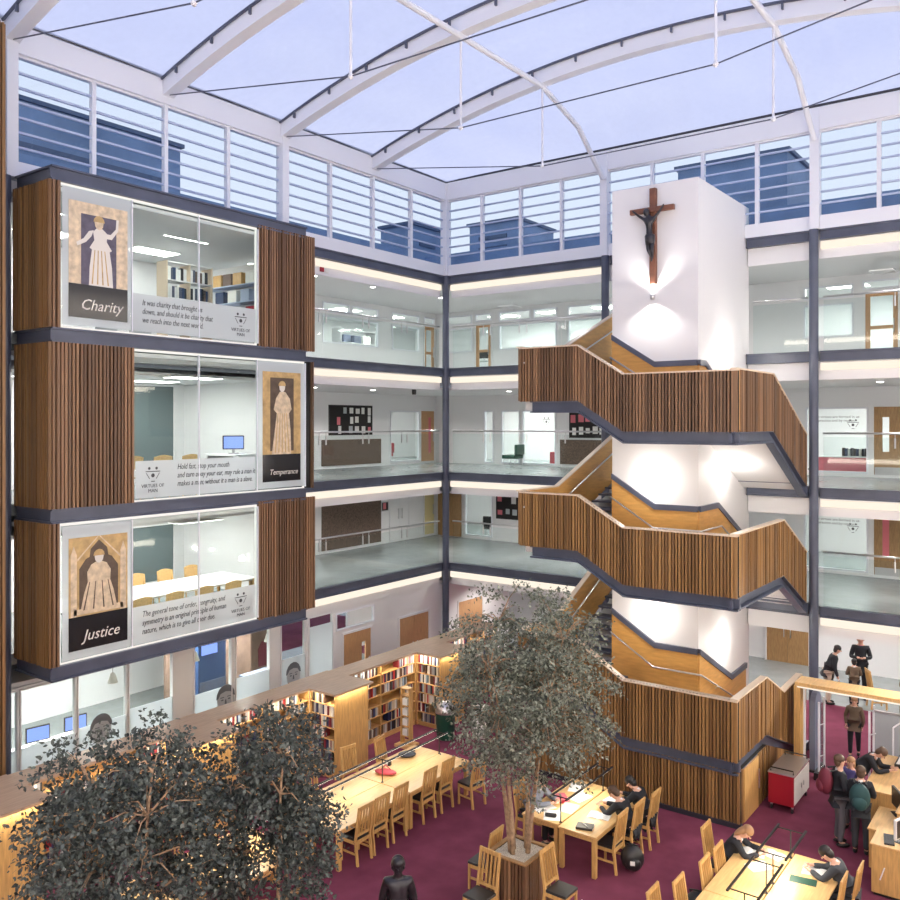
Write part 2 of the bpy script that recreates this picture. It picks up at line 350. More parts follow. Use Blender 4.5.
# ---------------------------------------------------------------- roof
def zb(x): return 16.62-.0185*(x-8.47)**2
XS=[17*i/28 for i in range(29)]
AY=[-21,-17.5,-14,-10.5,-7,-3.5]
for n,y in enumerate(AY):
    t=thing('roof_arch','white curved steel roof beam over the atrium, %s'%['nearest the camera','second from the camera','springing near the left edge','above the middle of the timber boxes','springing above the right pod end','last one before the far corner'][n],'roof beam',(0,y,15.3))
    m=MB()
    for a,b in zip(XS,XS[1:]):
        m.hexa([(a,y-.14,zb(a)),(b,y-.14,zb(b)),(b,y+.14,zb(b)),(a,y+.14,zb(a))],[(a,y-.14,zb(a)+.34),(b,y-.14,zb(b)+.34),(b,y+.14,zb(b)+.34),(a,y+.14,zb(a)+.34)])
    m.build('beam','white_cool',t)
    m=MB(); 
    for sgn in (-.17,): m.tube([(x,y+sgn,zb(x)+.36) for x in XS],.035,6)
    m.build('gasket','steel',t)
    for i in range(1,28,2):
        x=XS[i]; box(x-.02,x+.02,y-.2,y-.12,zb(x)+.20,zb(x)+.36).build('clamp','steel',t)
    m=MB(); m.tube([(.1,y,15.35),(5.65,y,14.45),(11.3,y,14.45),(16.9,y,15.35)],.014,6); m.build('tie_rod','steel',t)
    for x in (5.65,11.3):
        MB().tube([(x,y,14.4),(x,y,zb(x))],.028,8).build('hanger_rod','white_cool',t)
        MB().ell((x,y,14.45),(.06,.05,.05),8,6).build('clevis','white_cool',t)
for i,x in enumerate((5.65,11.3)):
    o=MB().tube([(x,-21,zb(x)-.02),(x,-3.5,zb(x)-.02),(x,-1.6,15.95),(x,-.15,14.9)],.07,10).build('roof_tube','white_cool',smooth=False)
    tag(o,'white round roof tube dropping onto the %s'%['wall left of the white tower','column right of the staircase'][i],'roof tube')
m=MB(); m.tube([(.1,-22,15.72),(.1,-.1,15.72),(17,-.1,15.72)],.035,6); trim(m,'steel_d')
mm,nt,out=newmat('etfe_membrane'); N=nt.nodes; L=nt.links
tr=N.new('ShaderNodeBsdfTransparent'); tr.inputs[0].default_value=(.95,.96,1,1); tl=N.new('ShaderNodeBsdfTranslucent'); tl.inputs[0].default_value=(.86,.88,.97,1)
nz=N.new('ShaderNodeTexNoise'); nz.inputs['Scale'].default_value=.5; nz.inputs['Detail'].default_value=5; tc=N.new('ShaderNodeTexCoord'); L.new(tc.outputs['Object'],nz.inputs[0])
mr=N.new('ShaderNodeMapRange'); mr.inputs[1].default_value=.3; mr.inputs[2].default_value=.7; mr.inputs[3].default_value=.35; mr.inputs[4].default_value=.75; L.new(nz.outputs[0],mr.inputs[0])
mx=N.new('ShaderNodeMixShader'); L.new(mr.outputs[0],mx.inputs[0]); L.new(tr.outputs[0],mx.inputs[1]); L.new(tl.outputs[0],mx.inputs[2])
gg=N.new('ShaderNodeBsdfGlossy'); gg.inputs['Roughness'].default_value=.12; mx2=N.new('ShaderNodeMixShader'); mx2.inputs[0].default_value=.06; L.new(mx.outputs[0],mx2.inputs[1]); L.new(gg.outputs[0],mx2.inputs[2]); L.new(mx2.outputs[0],out.inputs[0])
M['etfe']=mm
edges=[-21,-17.5,-14,-10.5,-7,-3.5,0]
for a,b in zip(edges,edges[1:]):
    m=MB(); nx,ny=28,10; vs=[]
    for j in range(ny+1):
        t=j/ny; y=a+(b-a)*t
        for x in XS:
            za=zb(x)+.36; zc=za if b<0 else 15.72
            q=za+(zc-za)*t
            bul=.38*math.sin(PI*t)*min(1,math.sin(PI*x/17)*2.5)
            vs.append((x,y,q+bul))
    fs=[(j*29+i,j*29+i+1,(j+1)*29+i+1,(j+1)*29+i) for j in range(ny) for i in range(nx)]
    m.add(vs,fs); o=m.build('roof_cushion','etfe',smooth=True)
    tag(o,'pale lavender translucent roof cushion, %s'%{0:'the one sloping down to the right-hand wall',-3.5:'between the last two curved beams',-7:'between the second and third curved beams from the far corner',-10.5:'above the upper left clerestory'}.get(b,'over the camera side, %s'%('by the left edge' if b==-14 else 'nearest bay')),'roof')
# rooftop plant beyond the clerestory
def plant(label,x0,x1,y0,y1,z0,z1,louv=None):
    t=thing('rooftop_plant_room',label,'rooftop building',((x0+x1)/2,(y0+y1)/2,z0))
    box(x0,x1,y0,y1,z0,z1).build('wall','roofblue',t)
    box(x0-.1,x1+.1,y0-.1,y1+.1,z1,z1+.12).build('coping','roofdark',t)
    if louv:
        for i in range(louv[0]):
            zz=z0+.5+i*(z1-z0-.7)/louv[0]; 
            (box(x0+.5,x1-.5,y0-.06,y0,zz,zz+.14) if louv[1]=='y' else box(x1,x1+.06,y0+.5,y1-.5,zz,zz+.14)).build('louvre_slat','roofdark',t)
struct('trim_91',MB().box(-14,-.2,-26,14,12.75,12.95).box(-.2,21,.2,14,12.75,12.95),'roofblue')
plant('tall blue-grey rooftop block seen through the clerestory right of the corner',-4.7,-2.3,8,11,12.95,16.4,(6,'y'))
plant('pale blue rooftop block behind the clerestory above the white tower',5.4,9.0,6,9,12.95,16.6)
plant('low dark blue parapet block behind the right clerestory',9.4,13.5,6.5,8.5,12.95,14.0)
plant('long blue-grey rooftop building behind the left clerestory',-11,-7,-15,-5.0,12.95,16.9,(3,'x'))
plant('lower blue-grey rooftop building behind the left clerestory, further back',-12,-8,-4.8,4.0,12.95,14.2)
plant('small square blue plant housing left of the corner column',-6.6,-5.0,4.4,6.4,12.95,15.9,(4,'x'))

tn[0]=95
struct('trim_92',MB().box(-4.2,-4.0,-22,4.2,12.95,14.5).box(-4.0,21,4.0,4.2,12.95,14.4),'roofblue')
# ================================================================= TIMBER PODS ON THE LEFT
def battens(m,axis,fixed,out,a0,a1,zb_,zt_,pitch=.078,w=.046,dep=.05):
    """vertical battens along a line; axis 'x' or 'y' is the running direction; out=+1/-1 facing; zb_/zt_ functions"""
    n=max(1,int(round((a1-a0)/pitch))); p=(a1-a0)/n
    for i in range(n):
        c=a0+(i+.5)*p; ww=w*random.choice((.8,1,1,1.15)); a,b=c-ww/2,c+ww/2; dd=dep*random.choice((.75,1,1.2))
        f0,f1=(fixed,fixed+out*dd)
        q=[]
        for z_ in (zb_,zt_):
            za,zc=z_(a),z_(b)
            if axis=='y': q.append([(f0,a,za),(f1,a,za),(f1,b,zc),(f0,b,zc)])
            else: q.append([(a,f0,za),(b,f0,zc),(b,f1,zc),(a,f1,za)])
        if (axis=='y' and out<0) or (axis=='x' and out<0): q=[list(reversed(r)) for r in q]
        m.hexa(q[0],q[1])
PX=1.48; PY0,PY1=-13.97,-7.56
def text(body,size,parent,loc,rot,m,name='lettering',shear=0,align='CENTER',ext=.002,spacing=1,wx=1):
    cu=bpy.data.curves.new('t','FONT'); cu.body=body; cu.size=size; cu.shear=shear; cu.align_x=align; cu.extrude=ext; cu.space_line=spacing; cu.resolution_u=2
    o=bpy.data.objects.new('t',cu); COL.objects.link(o); dg=bpy.context.evaluated_depsgraph_get(); me=bpy.data.meshes.new_from_object(o.evaluated_get(dg))
    bpy.data.objects.remove(o); me.name=name; me.materials.clear(); me.materials.append(M[m])
    R=Euler(rot).to_matrix().to_4x4(); off=WL.get(parent.name,Vector((0,0,0))) if parent else Vector((0,0,0))
    me.transform(Matrix.Translation(Vector(loc)-off)@R@Matrix.Diagonal((wx,1,1,1)))
    ob=bpy.data.objects.new(name,me); COL.objects.link(ob); ob.parent=parent; return ob
FX=(PI/2,0,PI/2)      # text facing +x
def logo(x,y,z,parent,s=1,fx=True,m='ink'):
    g=MB()
    def P(a,b): return (x,y+a*s,z+b*s) if fx else (x+a*s,y,z+b*s)
    for a,b,r in ((-.10,.10,.035),(.10,.10,.035),(0,-.07,.05)):
        g.add([P(a+r*math.cos(t*PI/6),b+r*math.sin(t*PI/6)) for t in range(12)],[tuple(range(12))])
    g.add([P(-.2,.015),P(.2,.015),P(.2,.035),P(-.2,.035)],[(0,1,2,3)])
    for sg in (-1,1): g.add([P(sg*.17,-.01),P(sg*.19,-.01),P(sg*.10,-.15),P(sg*.08,-.15)],[(0,1,2,3)])
    g.add([P(-.05,-.2),P(.05,-.2),P(.05,-.22),P(-.05,-.22)],[(0,1,2,3)])
    if fx: pass
    return g.build('emblem',m,parent)
pods=[ # k, z of floor beam, glass range, poster range, text
 dict(k=3,word='Charity',txt='It was charity that brought us\ndown, and should it be charity that\nwe reach into the next world.',gl=(-13.80,-9.10),post=(-13.65,-12.43),lab='top'),
 dict(k=2,word='Temperance',txt='Hold fast, stop your mouth\nand turn away your ear, may rule a man it\nmakes a man; without it a man is a slave.',gl=(-12.27,-7.62),post=(-8.97,-7.79),lab='middle'),
 dict(k=1,word='Justice',txt='The general tone of order, congruity, and\nsymmetry is an original principle of human\nnature, which is to give all their due.',gl=(-13.80,-9.10),post=(-13.65,-12.43),lab='bottom')]
def pose_figure(g,kind,cy,zb0,x):
    """generic draped relief figure in three tones, facing +x: returns list of (builder,material)"""
    pass
for pd in pods:
    k=pd['k']; z0=Z[k]; z1=Z[k+1]-.27; g0,g1=pd['gl']
    t=thing('timber_pod','timber-battened projecting room with a glazed front, %s of the three stacked'%pd['lab'],'projecting room',(PX,PY0,z0))
    for nm_,zz in (('floor_slab',z0),('roof_slab',z1+.27)):
        s=box(0.1,PX-.12,PY0+.1,PY1-.1,zz-.22,zz-.02); 
        if nm_=='floor_slab' or k==3: s.build(nm_,'ceil',t)
    # wood cladding front
    solid=[(PY0,g0),(g1,PY1+.25)] if k!=2 else [(PY0,g0)]
    for a,b in solid:
        box(PX-.10,PX-.04,a+.02,b-.0,z0+.0,z1).build('backing_board','backing',t)
        m=MB(); battens(m,'y',PX-.04,1,a,b,lambda q:z0+(-.02 if b>PY1 else 0),lambda q:z1+(.06 if b>PY1 else 0)); m.build('front_cladding','slat',t)
    # side cladding facing camera
    box(.16,PX-.10,PY0,PY0+.05,z0,z1).build('side_board','backing',t)
    m=MB(); battens(m,'x',PY0,-1,.16,PX+.0,lambda q:z0,lambda q:z1); m.build('side_cladding','slat_y',t)
    box(.16,PX-.10,PY1+.15,PY1+.2,z0,z1).build('end_board','backing',t)
    m=MB(); battens(m,'x',PY1+.2,1,.16,PX+.0,lambda q:z0,lambda q:z1); m.build('end_cladding','slat',t)
    # glass
    seams=[g0,-12.32,-10.72,g1] if k!=2 else [g0,-10.72,-9.12,g1]
    for i,(a,b) in enumerate(zip(seams,seams[1:])):
        box(PX-.03,PX-.015,a+.012,b-.012,z0+.06,z1-.06).build('glass_pane','glass',t)
        f=MB(); f.box(PX-.05,PX+.0,b-.012,b+.012,z0+.05,z1-.05); f.build('glazing_joint','white_cool',t)
    m=MB(); m.box(PX-.10,PX-.05,g0,g1,z1-.06,z1-.01).box(PX-.10,PX-.05,g0,g1,z0+.01,z0+.035).box(PX-.1,PX-.05,g0,g0+.025,z0+.035,z1-.06).box(PX-.1,PX-.05,g1-.03,g1,z0+.035,z1-.06)
    m.build('edge_lighting','led',t)
    # frosted band with quotation
    pa,pb=pd['post']; fb=(-12.32,g1) if k!=2 else (g0,-9.12)
    fr=box(PX-.012,PX-.009,fb[0]+.02,fb[1]-.06,z0+.07,z0+.82).build('frosted_band','frost',t)
    cy=(fb[0]+fb[1])/2
    if k!=2:
        text(pd['txt'],.165,fr,(PX-.006,fb[0]+.22,z0+.60),FX,'ink',shear=.25,align='LEFT',spacing=1.05,wx=.74); ly=fb[1]-.5
    else:
        text(pd['txt'],.165,fr,(PX-.006,fb[0]+1.0,z0+.62),FX,'ink',shear=.25,align='LEFT',spacing=1.05,wx=.74); ly=fb[0]+.42
    logo(PX-.006,ly,z0+.58,fr,.85); text('VIRTUES OF\nMAN',.10,fr,(PX-.006,ly,z0+.28),FX,'ink')
    # poster
    zt=z1-.30 ; zc=z0+.85; zl=z0+.22
    white=box(PX-.014,PX-.011,(seams[0] if k!=2 else seams[2])+.03,(seams[1] if k!=2 else seams[3])-.03,z0+.07,z1-.07); white.build('white_film','frost',t)
    P=thing('statue_poster','printed panel of a draped statue above a black caption reading %s'%pd['word'],'poster',(PX,(pa+pb)/2,zl))
    x=PX+.002
    box(x-.004,x,pa,pb,zc,zt).build('print',{3:'stone_l',2:'stone',1:'stone'}[k],P)
    c=box(x-.004,x,pa,pb,zl,zc).build('caption_band','poster_black',P)
    text(pd['word'],.29 if k!=2 else .175,c,(x+.001,(pa+pb)/2+(0.05),zl+.16),FX,'cream',shear=.3)
    cyp=(pa+pb)/2; W=pb-pa; H=zt-zc
    def poly(pts,m,nm_,dx): 
        g=MB(); g.prism([(cyp+a*W,zc+b*H) for a,b in pts],'x',x,x+dx); return g.build(nm_,m,P)
    if k==1: # seated figure under a pointed arch
        poly([(-.33,.05),(.33,.05),(.33,.60),(.22,.72),(.16,.74),(.14,.84),(.0,.95),(-.14,.84),(-.16,.74),(-.22,.72),(-.33,.60)],'stone_d','niche',.002)
        poly([(-.36,.70),(0,1.0),(.36,.70),(.36,.73),(.02,1.0),(-.02,1.0),(-.36,.73)],'stone_l','gable',.003)
        for sg in (-1,1): poly([(sg*.37,.0),(sg*.47,.0),(sg*.47,.78),(sg*.42,.90),(sg*.37,.78)][::sg],'stone_l','pinnacle',.003)
        poly([(-.42,.02),(.42,.02),(.42,.09),(-.42,.09)],'stone_l','plinth',.003)
        body=[(-.31,.06),(.31,.06),(.25,.28),(.19,.42),(.20,.55),(.13,.64),(.05,.67),(-.05,.67),(-.13,.64),(-.20,.55),(-.19,.42),(-.25,.28)]
        poly(body,'stone_l','robe',.006)
        for q in (-.16,-.06,.05,.15): poly([(q*1.6-.012,.07),(q*1.6+.014,.07),(q+.008,.42),(q-.006,.42)],'stone_d','fold',.007)
        hz=.735
    elif k==2:
        poly([(-.31,.04),(.31,.04),(.31,.93),(-.31,.93)],'stone_d','niche',.002)
        poly([(-.27,.0),(.24,.0),(.22,.3),(.18,.50),(.25,.55),(.20,.68),(.08,.76),(-.06,.76),(-.16,.68),(-.22,.54),(-.14,.5),(-.19,.3)],'stone_l','robe',.006)
        for q in (-.14,-.07,.0,.07,.14): poly([(q*1.3-.012,.02),(q*1.3+.012,.02),(q*.8+.008,.5),(q*.8-.008,.5)],'stone','fold',.007)
        hz=.82
    else:
        poly([(-.30,.0),(.30,.0),(.30,.86),(-.30,.86)],'niche_b','niche',.002)
        poly([(-.17,.0),(.24,.0),(.22,.25),(.18,.44),(.22,.46),(.13,.56),(.14,.66),(.06,.71),(-.04,.71),(-.10,.66),(-.08,.56),(-.16,.46),(-.12,.44),(-.16,.22)],'cream','robe',.006)
        poly([(-.09,.68),(-.13,.60),(-.22,.52),(-.36,.46),(-.38,.50),(-.26,.56),(-.17,.66)],'cream','lowered_arm',.005)
        poly([(.09,.66),(.20,.66),(.29,.74),(.30,.86),(.34,.86),(.33,.72),(.22,.60),(.10,.60)],'cream','raised_arm',.005)
        for q in (-.09,-.02,.05,.12): poly([(q*1.3-.012,.02),(q*1.3+.012,.02),(q*.8+.008,.44),(q*.8-.008,.44)],'stone','fold',.007)
        hz=.775
    g=MB(); g.prism([(cyp+W*.075*math.cos(i*PI/6),zc+H*hz+W*.105*math.sin(i*PI/6)) for i in range(12)],'x',x,x+.008); hd=g.build('head','cream' if k!=3 else 'stone_l',P)
    g=MB(); g.prism([(cyp+W*.095*math.cos(i*PI/6),zc+H*(hz+.012)+W*.10*math.sin(i*PI/6)) for i in range(0,7)],'x',x,x+.009); g.build('hair_veil','stone',P)
# steel frames between the pods
for k in (1,2,3,4):
    z=Z[k]; m=MB()
    def IB(m,axis,f,o,a,b):   # I beam along axis with outer face at f
        for d0,d1,za,zc in ((.05,.09,z-.27,z),(0,.14,z-.035,z),(0,.14,z-.27,z-.235)):
            if axis=='y': m.box(f-d0,f-d1,a,b,za,zc)
            else: m.box(a,b,f+d0,f+d1,za,zc)
    IB(m,'y',PX-.0,1,PY0+.0,PY1); IB(m,'x',PY0-.0,1,.12,PX-.14)
    m.box(.12,PX-.2,PY1-.14,PY1,z-.27,z)
    o=m.build('steel_pod_frame','steel'); tag(o,'dark grey steel beam frame %s'%{1:'under the bottom timber pod',2:'between the bottom and middle timber pods',3:'between the middle and top timber pods',4:'capping the top timber pod'}[k],'steel frame')
# timber clad pier at the near left edge
t=thing('timber_pier','vertical-battened timber cladding at the extreme left edge of the view, nearer than the pods','timber wall',(1.4,-15.6,0))
box(.3,1.42,-17.0,-14.82,0,15).build('backing_board','backing',t); m=MB(); battens(m,'y',1.42,1,-17,-14.8,lambda q:0,lambda q:15); battens(m,'x',-14.82,1,.5,1.42,lambda q:0,lambda q:15); m.build('cladding','slat_y',t)
# pod interiors
for k in (1,2,3):
    z=Z[k]; zt=Z[k+1]-.27
    struct('wall_back',box(-3.9,-3.8,-14,-4.6,z,zt),'white')
    struct('wall_partition',box(-3.9,.1,PY1+.35,PY1+.45,z,zt-.3),'white')
    struct('ceiling',box(-.3,PX-.13,PY0+.1,PY1,zt-.16,zt-.08),'ceil')
    struct('floor',box(-.12,PX-.13,PY0+.1,PY1,z-.02,z+.005),'floor_g')
# ================================================================= WHITE TOWER
SX0,SX1,SY=7.47,9.59,-3.3
struct('wall_tower',box(SX0,SX1,SY,.3,0,13.56),'white')
def poly_y(pts,y0,y1): return MB().prism(pts,'y',y0,y1)
def poly_x(pts,x0,x1): return MB().prism(pts,'x',x0,x1)
def band(pts,th,axis,a0,a1):
    m=MB()
    for (p,z),(q,w) in zip(pts,pts[1:]):
        m.prism([(p,z-th),(q,w-th),(q,w),(p,z)],axis,a0,a1)
    return m
# staircase units
OX,OY=11.15,-5.35     # outer faces
CXo=6.12
def lerp(pts):
    def f(u):
        if u<=pts[0][0]: return pts[0][1]
        for (a,za),(b,zc) in zip(pts,pts[1:]):
            if u<=b: return za+(zc-za)*(u-a)/(b-a)
        return pts[-1][1]
    return f
units=[
 dict(n='top',Lr=7.88,Ll=8.50,Zl=6.42,Zh=9.76,A=[(-5.35,9.06),(-2.9,9.06),(-.15,7.70)],Bt=[(6.12,9.73),(7.62,9.73),(8.70,9.06),(11.15,9.06)],Ct=[(-5.35,9.73),(-3.6,9.73),(-.3,11.04)],
   trimF=[(SX0,10.12),(8.56,9.43),(SX1,9.43)],trimS=[(SY,9.43),(-2.95,9.43),(-.02,8.0)],h=1.24),
 dict(n='middle',Lr=4.60,Ll=5.22,Zl=3.52,Zh=6.42,A=[(-5.35,5.79),(-2.1,5.79),(-.15,4.84)],Bt=[(6.12,6.42),(7.62,6.42),(8.70,5.79),(11.15,5.79)],Ct=[(-5.35,6.42),(-3.6,6.42),(-.3,7.70)],
   trimF=[(SX0,6.79),(8.56,6.12),(SX1,6.12)],trimS=[(SY,6.12),(-2.1,6.12),(-.02,5.1)],h=1.24),
 dict(n='lowest',Lr=1.35,Ll=2.0,Zl=0,Zh=3.52,A=[(-5.35,2.54),(-3.4,2.54),(-2.1,1.90),(-.6,1.95)],Bt=[(6.12,3.20),(7.62,3.20),(8.70,2.54),(11.15,2.54)],Ct=[(-5.35,3.20),(-3.6,3.20),(-.3,4.80)],
   trimF=[(SX0,3.56),(8.56,2.90),(SX1,2.90)],trimS=[(SY,2.90),(-1.15,1.83),(-.02,1.87)],h=1.24)]
for U in units:
    n=U['n']; h=U['h']
    t=thing('staircase','%s unit of the timber-battened staircase around the white tower%s'%(n,{'top':', below the crucifix','middle':', between two balconies','lowest':', above the red trolley'}[n]),'staircase',(9,-5,U['Zl']))
    fA,fB,fC=lerp(U['A']),lerp(U['Bt']),lerp(U['Ct'])
    if n=='lowest': bA=[(-5.35,1.32),(-3.4,1.32),(-.6,.20)]; bB=[(6.12,1.98),(7.62,1.98),(8.70,1.32),(11.15,1.32)]
    else: bA=[(u,z-h) for u,z in U['A']]; bB=[(u,z-h) for u,z in U['Bt']]
    gA,gB=lerp(bA),lerp(bB); sl='slat' if n=='top' else 'slat_y'
    # split at kinks so that the battens follow the slopes
    m=MB(); battens(m,'x',OY+.05,-1,6.12,11.15,gB,fB,pitch=.072); m.build('front_cladding',sl,t)
    m=MB(); battens(m,'y',OX-.05,1,-5.35,U['A'][-1][0],gA,fA,pitch=.072,dep=.035); m.build('side_cladding',sl,t)
    m=MB()
    for (a,za),(b,zc) in zip(U['Bt'],U['Bt'][1:]): m.prism([(a,gB(a)+.01),(b,gB(b)+.01),(b,zc-.02),(a,za-.02)],'y',OY+.05,OY+.10)
    ks=sorted(set([u for u,_ in U['A']]+[u for u,_ in bA]))
    for a,b in zip(ks,ks[1:]): a=max(a,OY+.05); m.prism([(a,gA(a)+.01),(b,gA(b)+.01),(b,fA(b)-.02),(a,fA(a)-.02)],'x',OX-.10,OX-.05)
    m.build('core_panel','backing',t)
    zt_=U['A'][0][1]; m=MB(); m.box(OX-.10,OX-.012,OY+.012,OY+.10,gA(-5.35)+.01,zt_-.01); m.build('corner_post',sl,t)
    # plywood lining
    m=MB()
    for (a,za),(b,zc) in zip(U['Bt'],U['Bt'][1:]): m.prism([(a,gB(a)+.05),(b,gB(b)+.05),(b,zc),(a,za)],'y',OY+.10,OY+.13)
    for a,b in zip(ks,ks[1:]): a=max(a,OY+.1); m.prism([(a,gA(a)+.05),(b,gA(b)+.05),(b,fA(b)),(a,fA(a))],'x',OX-.13,OX-.10)
    for (a,za),(b,zc) in zip(U['Ct'],U['Ct'][1:]): m.prism([(max(a,OY+.1),za-1.22),(b,zc-1.22),(b,zc),(max(a,OY+.1),za)],'x',CXo-.0,CXo+.03)
    m.build('plywood_lining','ply',t)
    m=MB(); battens(m,'y',CXo+.0,-1,-5.35,-.3,lambda q:fC(q)-1.22,fC,pitch=.072); m.build('rear_cladding',sl,t)
    m=band(U['Bt'],.03,'y',OY-.02,OY+.15); 
    for (a,za),(b,zc) in zip(U['A'],U['A'][1:]): m.prism([(a,za-.0),(b,zc-.0),(b,zc+.03),(a,za+.03)],'x',OX-.15,OX+.0)
    for (a,za),(b,zc) in zip(U['Ct'],U['Ct'][1:]): m.prism([(a,za),(b,zc),(b,zc+.03),(a,za+.03)],'x',CXo-.08,CXo+.05)
    m.build('capping','cap',t)
    # stringer
    m=MB(); i0=.05; sx=6.4
    pts=[(sx,gB(sx))]+[p for p in bB if p[0]>sx]
    for (a,za),(b,zc) in zip(pts,pts[1:]):
        m.prism([(a,za-.24),(b,zc-.24),(b,zc),(a,za)],'y',OY+.12,OY+.18)
        m.prism([(a,za-.26),(b,zc-.26),(b,zc-.225),(a,za-.225)],'y',OY+.02,OY+.2); m.prism([(a,za-.02),(b,zc-.02),(b,zc+.0),(a,za+.0)],'y',OY+.02,OY+.2)
    for (a,za),(b,zc) in zip(bA,bA[1:]):
        m.prism([(a,za-.24),(b,zc-.24),(b,zc),(a,za)],'x',OX-.18,OX-.12); m.prism([(a,za-.26),(b,zc-.26),(b,zc-.225),(a,za-.225)],'x',OX-.2,OX-.02)
        m.prism([(a,za-.02),(b,zc-.02),(b,zc),(a,za)],'x',OX-.2,OX-.02)
    m.box(OX-.25,OX,bA[-1][0],-.0,bA[-1][1]-.26,bA[-1][1]-.0)
    m.build('steel_stringer','steel',t)
    # landings, soffits, treads
    Lr,Ll=U['Lr'],U['Ll']
    m=MB(); yk=bA[1][0]
    m.box(8.7,OX-.2,OY+.2,SY,Lr-.2,Lr); m.box(SX1,OX-.2,SY,yk,Lr-.2,Lr)
    m.box(CXo+.05,7.62,OY+.2,SY,Ll-.2,Ll)
    zl=bA[-1][1]
    m.prism([(yk,Lr-.2),(bA[-1][0],zl-.1),(bA[-1][0],zl+.05),(yk,Lr-.05)],'x',SX1,OX-.2)
    m.prism([(7.62,Ll-.2),(8.7,Lr-.2),(8.7,Lr-.08),(7.62,Ll-.08)],'y',OY+.2,SY)
    m.prism([(SY-.2,Ll-.2),(-.3,U['Zh']-.25),(-.3,U['Zh']-.12),(SY-.2,Ll-.08)],'x',CXo+.05,SX0-.02)
    m.build('landing_soffit','ceil',t)
    def flight(p0,p1,fixed,n_,axis,zlo,zhi):
        for i in range(n_):
            a=p0+(p1-p0)*i/n_; b=p0+(p1-p0)*(i+1)/n_; z_=zlo+(zhi-zlo)*(i+1)/n_
            (box(a,b,fixed[0],fixed[1],z_-.05,z_) if axis=='x' else box(fixed[0],fixed[1],a,b,z_-.05,z_)).build('tread','steel',t)
    flight(8.7,7.62,(OY+.2,SY),4,'x',Lr,Ll); flight(-.25,yk,(SX1,OX-.2),9,'y',max(U['Zl'],zl-.3),Lr); flight(SY-.1,-.3,(CXo+.05,SX0-.02),8,'y',Ll,U['Zh'])
    # wainscot on the tower
    F,S=U['trimF'],U['trimS']
    fl=[(SX0,Ll+.1),(8.56,Lr),(SX1,Lr)]
    m=MB()
    for (a,za),(b,zc) in zip(F,F[1:]):
        m.prism([(a,za-1.9 if a<8 else Lr-.1),(b,Lr-.1),(b,zc-.1),(a,za-.1)],'y',SY-.03,SY)
    ff=lerp([(SY,Lr-.1),(yk,Lr-.1),(-.02,max(U['Zl'],0)+.05)])
    for (a,za),(b,zc) in zip(S,S[1:]): m.prism([(a,ff(a)),(b,ff(b)),(b,zc-.1),(a,za-.1)],'x',SX1,SX1+.03)
    m.build('plywood_wainscot','ply',t)
    m=band(F,.13,'y',SY-.06,SY)
    for (a,za),(b,zc) in zip(S,S[1:]): m.prism([(a,za-.13),(b,zc-.13),(b,zc),(a,za)],'x',SX1,SX1+.06)
    m.build('wainscot_trim','steel',t)
    # handrails
    m=MB(); hr=[(a,SY-.12,z_-.55) for a,z_ in F[:-1]]+[(SX1+.12,SY-.12,F[-1][1]-.55)]+[(SX1+.12,a,z_-.55) for a,z_ in S[1:]]
    m.tube(hr,.022,8)
    for p,q in zip(hr,hr[1:]):
        c=(Vector(p)+Vector(q))/2; m.tube([c,c+Vector((0,.1,-.05)) if abs(q[0]-p[0])>abs(q[1]-p[1]) else c+Vector((-.1,0,-.05))],.01,6)
    m.build('handrail','metal',t,smooth=True)
    hr=[(CXo+.13,a,z_-.35) for a,z_ in U['Ct']]; MB().tube(hr,.022,8).build('handrail','metal',t,smooth=True)
# enclosure under the lowest stair
t=thing('stair_enclosure','warm vertical-battened timber wall under the lowest landing, beside the red trolley','timber wall',(9,-5.3,0))
gB=lerp([(6.3,1.75),(7.62,1.75),(8.70,1.1),(11.15,1.1)])
m=MB(); m.prism([(6.3,.1),(11.16,.1),(11.16,gB(11.15)),(8.7,1.1),(7.62,1.75),(6.3,1.75)],'y',-5.22,-5.16); gS=lerp([(-5.35,1.1),(-3.4,1.1),(-.7,.1)])
m.prism([(-5.2,.05),(-.7,.05),(-.7,.12),(-3.4,1.1),(-5.2,1.1)],'x',11.05,11.12); m.build('backing_board','backing',t)
m=MB(); battens(m,'x',-5.22,-1,6.3,11.17,lambda q:.1,gB,pitch=.072); m.build('front_cladding','slat_y',t)
m=MB(); battens(m,'y',11.12,1,-4.02,-.8,lambda q:.02,gS,pitch=.072,dep=.03); battens(m,'y',11.12,1,-5.2,-4.98,lambda q:.02,gS,pitch=.072,dep=.03); m.build('side_cladding','slat_y',t)
box(6.3,11.2,-5.29,-5.2,0,.1).build('plinth','steel_d',t)
o=box(11.12,11.16,-4.95,-4.05,.02,1.08).build('cupboard_door','oak_v',t); MB().tube([(11.2,-4.15,.45),(11.2,-4.15,.85)],.015,8).build('pull_handle','metal',o)
